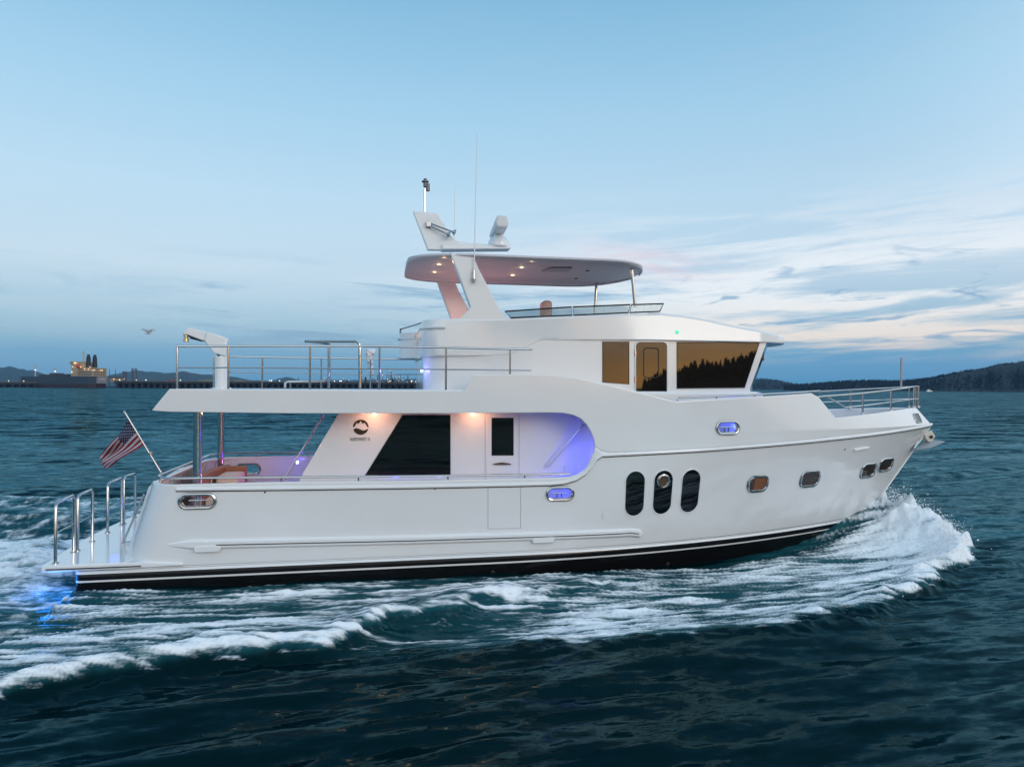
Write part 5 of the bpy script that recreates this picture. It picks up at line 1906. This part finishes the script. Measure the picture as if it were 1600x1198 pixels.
words_ = ['slender', 'stout', 'thin', 'low', 'plain', 'needle thin', 'broad', 'round headed', 'narrow', 'bulky', 'short', 'small lattice', 'short thin', 'squat', 'low lattice', 'small', 'low wide', 'lone', 'isolated', 'tall isolated']
for (px, w, yt, kd), wd in zip(spec, words_):
    lattice_tower(px, w, yt + 1.0, 1290 + rng.uniform(-30, 60), wd + (' process column' if kd else ' steel frame') + ' in the refinery, %s' % ('under the steam plume' if abs(px - 580) < 14 else 'right of the steam plume' if px > 590 else 'left of the steam plume'), kind=kd, lights=2 if px > 555 else 1)
# low buildings and trees along the refinery shore, read as one dark mass
mass = MB()
for i in range(150):
    px = rng.uniform(420, 700)
    c = ground(px, 1300 + rng.uniform(0, 80))
    h = 2.2 + abs(rng.gauss(0, 1)) * 5.0 * (1 if px > 490 else 0.45) + 2
    w = rng.uniform(2, 7)
    mass.lathe([(w, 2.0), (w * 1.1, 2 + h * .45), (w * .7, 2 + h * .8), (0.2, 2 + h)], (c.x, c.y, 0), n=7)
mo = mass.build('shore_trees', mat('far_foliage', (0.012, 0.016, 0.014), 0.9), None)
tag(mo, 'dark mass of trees and low plant along the refinery shore', 'trees', kind='stuff')
lights_ = MB()
for i in range(36):
    px = rng.uniform(395, 690)
    c = ground(px, 1285)
    lights_.sphere((c.x, c.y, rng.uniform(3.5, 10)), rng.uniform(0.35, 0.8), 5)
lo = lights_.build('shore_lamps', WHITEL, None)
tag(lo, 'scattered white lamps glinting among the refinery plant', 'lamps', kind='stuff')
# steam plume
plume = MB()
for i in range(46):
    t_ = i / 45
    c = ground(582 - 4 * math.sin(3 * t_) - 6 * max(0, t_ - .6) + rng.uniform(-3, 3) * (0.3 + t_), 1320)
    z = hz_h(583 - 36 * t_ + rng.uniform(-2, 2), 582, 1320)
    plume.sphere((c.x, c.y + rng.uniform(-3, 3), z), rng.uniform(1.5, 3.6) * (0.8 + 0.9 * t_), 8)
po = plume.build('steam', mat('steam_white', (0.75, 0.76, 0.80), 1.0, spec=0.0), None)
tx = bpy.data.textures.new('steam_noise', 'CLOUDS'); tx.noise_scale = 3.0
md = po.modifiers.new('puff', 'DISPLACE'); md.texture = tx; md.strength = 3.0; md.texture_coords = 'GLOBAL'
tag(po, 'white steam plume rising from the refinery', 'steam', kind='stuff')

# far mountains to the left
def ridge(name, pts, dist, depth, material, rough, dpx=1.5, seed=0, kind='structure'):
    xs = np.arange(pts[0][0], pts[-1][0] + 0.1, dpx)
    hs = np.interp(xs, [p[0] for p in pts], [p[1] for p in pts])
    rows = [[], [], [], [], []]
    for i, (px, py) in enumerate(zip(xs, hs)):
        g = ground(px, dist)
        d = (g - Vector((CAM.x, CAM.y, 0))).normalized()
        h = max(0.5, hz_h(py, px, dist)) * (1 + rough * float(fbm(np.array([px / 9.0 + seed]), np.array([seed * 3.1]), 4)[0]))
        w = 1 + 0.25 * float(fbm(np.array([px / 14.0]), np.array([seed + 7.7]), 3)[0])
        rows[0].append((g.x - d.x * depth, g.y - d.y * depth, -2))
        g1 = g - d * depth * 0.55 * w
        rows[1].append((g1.x, g1.y, h * 0.42 * w))
        g2 = g - d * depth * 0.2
        rows[2].append((g2.x, g2.y, h * 0.86))
        rows[3].append((g.x, g.y, h))
        g3 = g + d * depth
        rows[4].append((g3.x, g3.y, -2))
    o = MB().grid(rows).build(name, material, None, angle=180)
    tag(o, kind=kind)
    return o
FARHILL = mat('far_hill', (0.045, 0.06, 0.05), 0.95)
ridge('hills', [(-140, 583), (-40, 577), (0, 574), (18, 572.5), (30, 576), (50, 578.5), (75, 586), (110, 590), (160, 589), (185, 583), (210, 579), (235, 580), (262, 583), (285, 586), (300, 590), (330, 591), (420, 595), (520, 594), (640, 592), (720, 594), (860, 597)], 5200, 900, FARHILL, 0.10, seed=2)
ridge('hills', [(205, 592), (225, 588), (250, 584), (272, 582), (288, 579.5), (300, 583), (320, 585), (345, 586.5), (370, 589), (392, 594), (420, 596), (436, 591), (448, 589), (458, 591), (475, 596), (520, 599)], 4200, 600, FARHILL, 0.05, seed=5)
# wooded hills to the right
HILLG = mat('wooded_slope', (0.006, 0.012, 0.013), 0.95, vary=0.4, vscale=0.02)
RP = [(980, 601), (1060, 598), (1120, 595), (1175, 593), (1195, 592), (1215, 595), (1240, 600), (1262, 603.5), (1285, 603)]
RP2 = [(1225, 606), (1250, 603), (1262, 602), (1300, 598.5), (1340, 596), (1370, 596), (1400, 597), (1430, 595), (1460, 590), (1485, 584.5), (1510, 579.5), (1540, 575.5), (1560, 569.5), (1600, 565), (1680, 558), (1800, 556), (1950, 560)]
ridge('hills', RP, 2300, 240, HILLG, 0.03, seed=8)
ridge('hills', RP2, 1750, 240, HILLG, 0.02, seed=9)
def wood(name, RPts, dist, depth, n, label, hmin, hmax, seed):
    r = random.Random(seed)
    b = MB()
    for i in range(n):
        px = r.uniform(RPts[0][0], RPts[-1][0])
        py = np.interp(px, [p[0] for p in RPts], [p[1] for p in RPts])
        H = hz_h(py, px, dist)
        f = r.random() ** 1.7
        g = ground(px, dist)
        d = (g - Vector((CAM.x, CAM.y, 0))).normalized()
        q = g - d * depth * 0.9 * f
        zb = max(0.3, H * (1 - f) ** 0.9 * 0.93)
        h = r.uniform(hmin, hmax)
        w = h * r.uniform(0.16, 0.30)
        a = r.uniform(0, 6.28)
        vs = [(q.x + w * math.cos(a + k * 1.2566), q.y + w * math.sin(a + k * 1.2566), zb) for k in range(5)]
        vs += [(q.x + w * .62 * math.cos(a + .6 + k * 1.2566), q.y + w * .62 * math.sin(a + .6 + k * 1.2566), zb + h * .5) for k in range(5)] + [(q.x, q.y, zb + h)]
        b.add(vs, [(k, (k + 1) % 5, 5 + (k + 1) % 5, 5 + k) for k in range(5)] + [(5 + k, 5 + (k + 1) % 5, 10) for k in range(5)])
    me = bpy.data.meshes.new(name)
    me.from_pydata(b.v, [], b.f)
    o = finish(me, name, [mat('far_conifers', (0.005, 0.011, 0.011), 0.9, vary=0.5, vscale=0.06)], None, smooth=False)
    tag(o, label, 'woods', kind='stuff')
wood('hillside_woods', RP2, 1750, 240, 7000, 'dense conifer woods covering the hill right of the bow', 4, 8.5, 21)
wood('headland_woods', RP, 2300, 240, 1500, 'dark conifer woods on the farther low headland behind the bow', 4, 8.5, 22)
# small white boat far off under the wooded hill
g = ground(1452, 1350)
mb_ = empty('motor_boat', g)
tag(mb_, 'tiny white motor boat far off below the wooded hill', 'boat')
bp_ = [(-5.5, -1.6), (3.5, -1.6), (6.5, 0), (3.5, 1.6), (-5.5, 1.6)]
MB().prism([(g.x + x, g.y + y) for x, y in bp_], 'z', 0.0, 1.7).build('hull', WHITE, mb_, bevel=0.1)
MB().box(g.x - 3.2, g.x + 1.5, g.y - 1.2, g.y + 1.2, 1.71, 3.7).build('cabin', WHITE, mb_, bevel=0.2)
MB().box(g.x - 1.5, g.x + 1.2, g.y - 1.25, g.y - 1.21, 2.5, 3.2).build('window', BLACKGLASS, mb_)

# ------------------------------------------------------------------ the wooded shore behind the camera, mirrored in the pilothouse glass
sw = MB()
r = random.Random(4)
for i in range(2400):
    X = r.uniform(-200, 330)
    base = np.interp(X, [-260, -60, 100, 128, 138, 148, 165, 193, 230, 300, 420], [2.0, 1.0, 0.3, 0.4, 3.0, 7.8, 11.5, 16.5, 20.0, 27.0, 32.0])
    if X < 130 and r.random() < 0.7:
        continue
    Y = -300 - r.uniform(0, 26)
    h = r.uniform(4.0, 8.5) if X > 136 else r.uniform(1.0, 3.2)
    w0 = h * r.uniform(0.20, 0.40)
    z0 = base * r.uniform(0.55, 1.0)
    prof = []
    for k in range(6):
        zz = z0 + h * (0.12 + 0.88 * k / 6)
        prof += [(w0 * (1 - k / 6.3), zz), (w0 * (1 - k / 6.3) * 0.62, zz + h * 0.11)]
    prof.append((0.05, z0 + h))
    sw.lathe(prof, (X + r.uniform(-.5, .5), Y, 0), n=7)
me = bpy.data.meshes.new('shore_woods')
me.from_pydata(sw.v, [], sw.f)
o = finish(me, 'shore_woods', mat('far_conifers', ()), None, smooth=False)
tag(o, 'conifer woods on the shore opposite the yacht, mirrored in its windows', 'woods', kind='stuff')
rows = []
for X in np.linspace(-900, 1400, 116):
    base = np.interp(X, [-260, -60, 100, 128, 138, 148, 165, 193, 230, 300, 420], [2.0, 1.0, 0.3, 0.4, 3.0, 7.8, 11.5, 16.5, 20.0, 27.0, 32.0])
    rows.append([(X, -285, -1.0), (X, -300, base * 0.7), (X, -318, base), (X, -350, -1.0)])
tag(MB().grid(rows).build('hills', HILLG, None, angle=180), kind='structure')

# ------------------------------------------------------------------ the air itself
hz_ = MB().box(-7200, 7200, -7200, 7200, -3.0, 330.0)
hm = bpy.data.materials.new('haze_air')
hm.use_nodes = True
hm.node_tree.nodes.clear()
N = Nodes(hm.node_tree)
pv = N.n('ShaderNodeVolumePrincipled')
pv.inputs['Color'].default_value = (0.13, 0.47, 0.95, 1)
pv.inputs['Density'].default_value = 0.55e-4
ho = N.n('ShaderNodeOutputMaterial')
N.l(pv.outputs[0], ho.inputs['Volume'])
tag(hz_.build('haze', hm, None, smooth=False), kind='stuff')
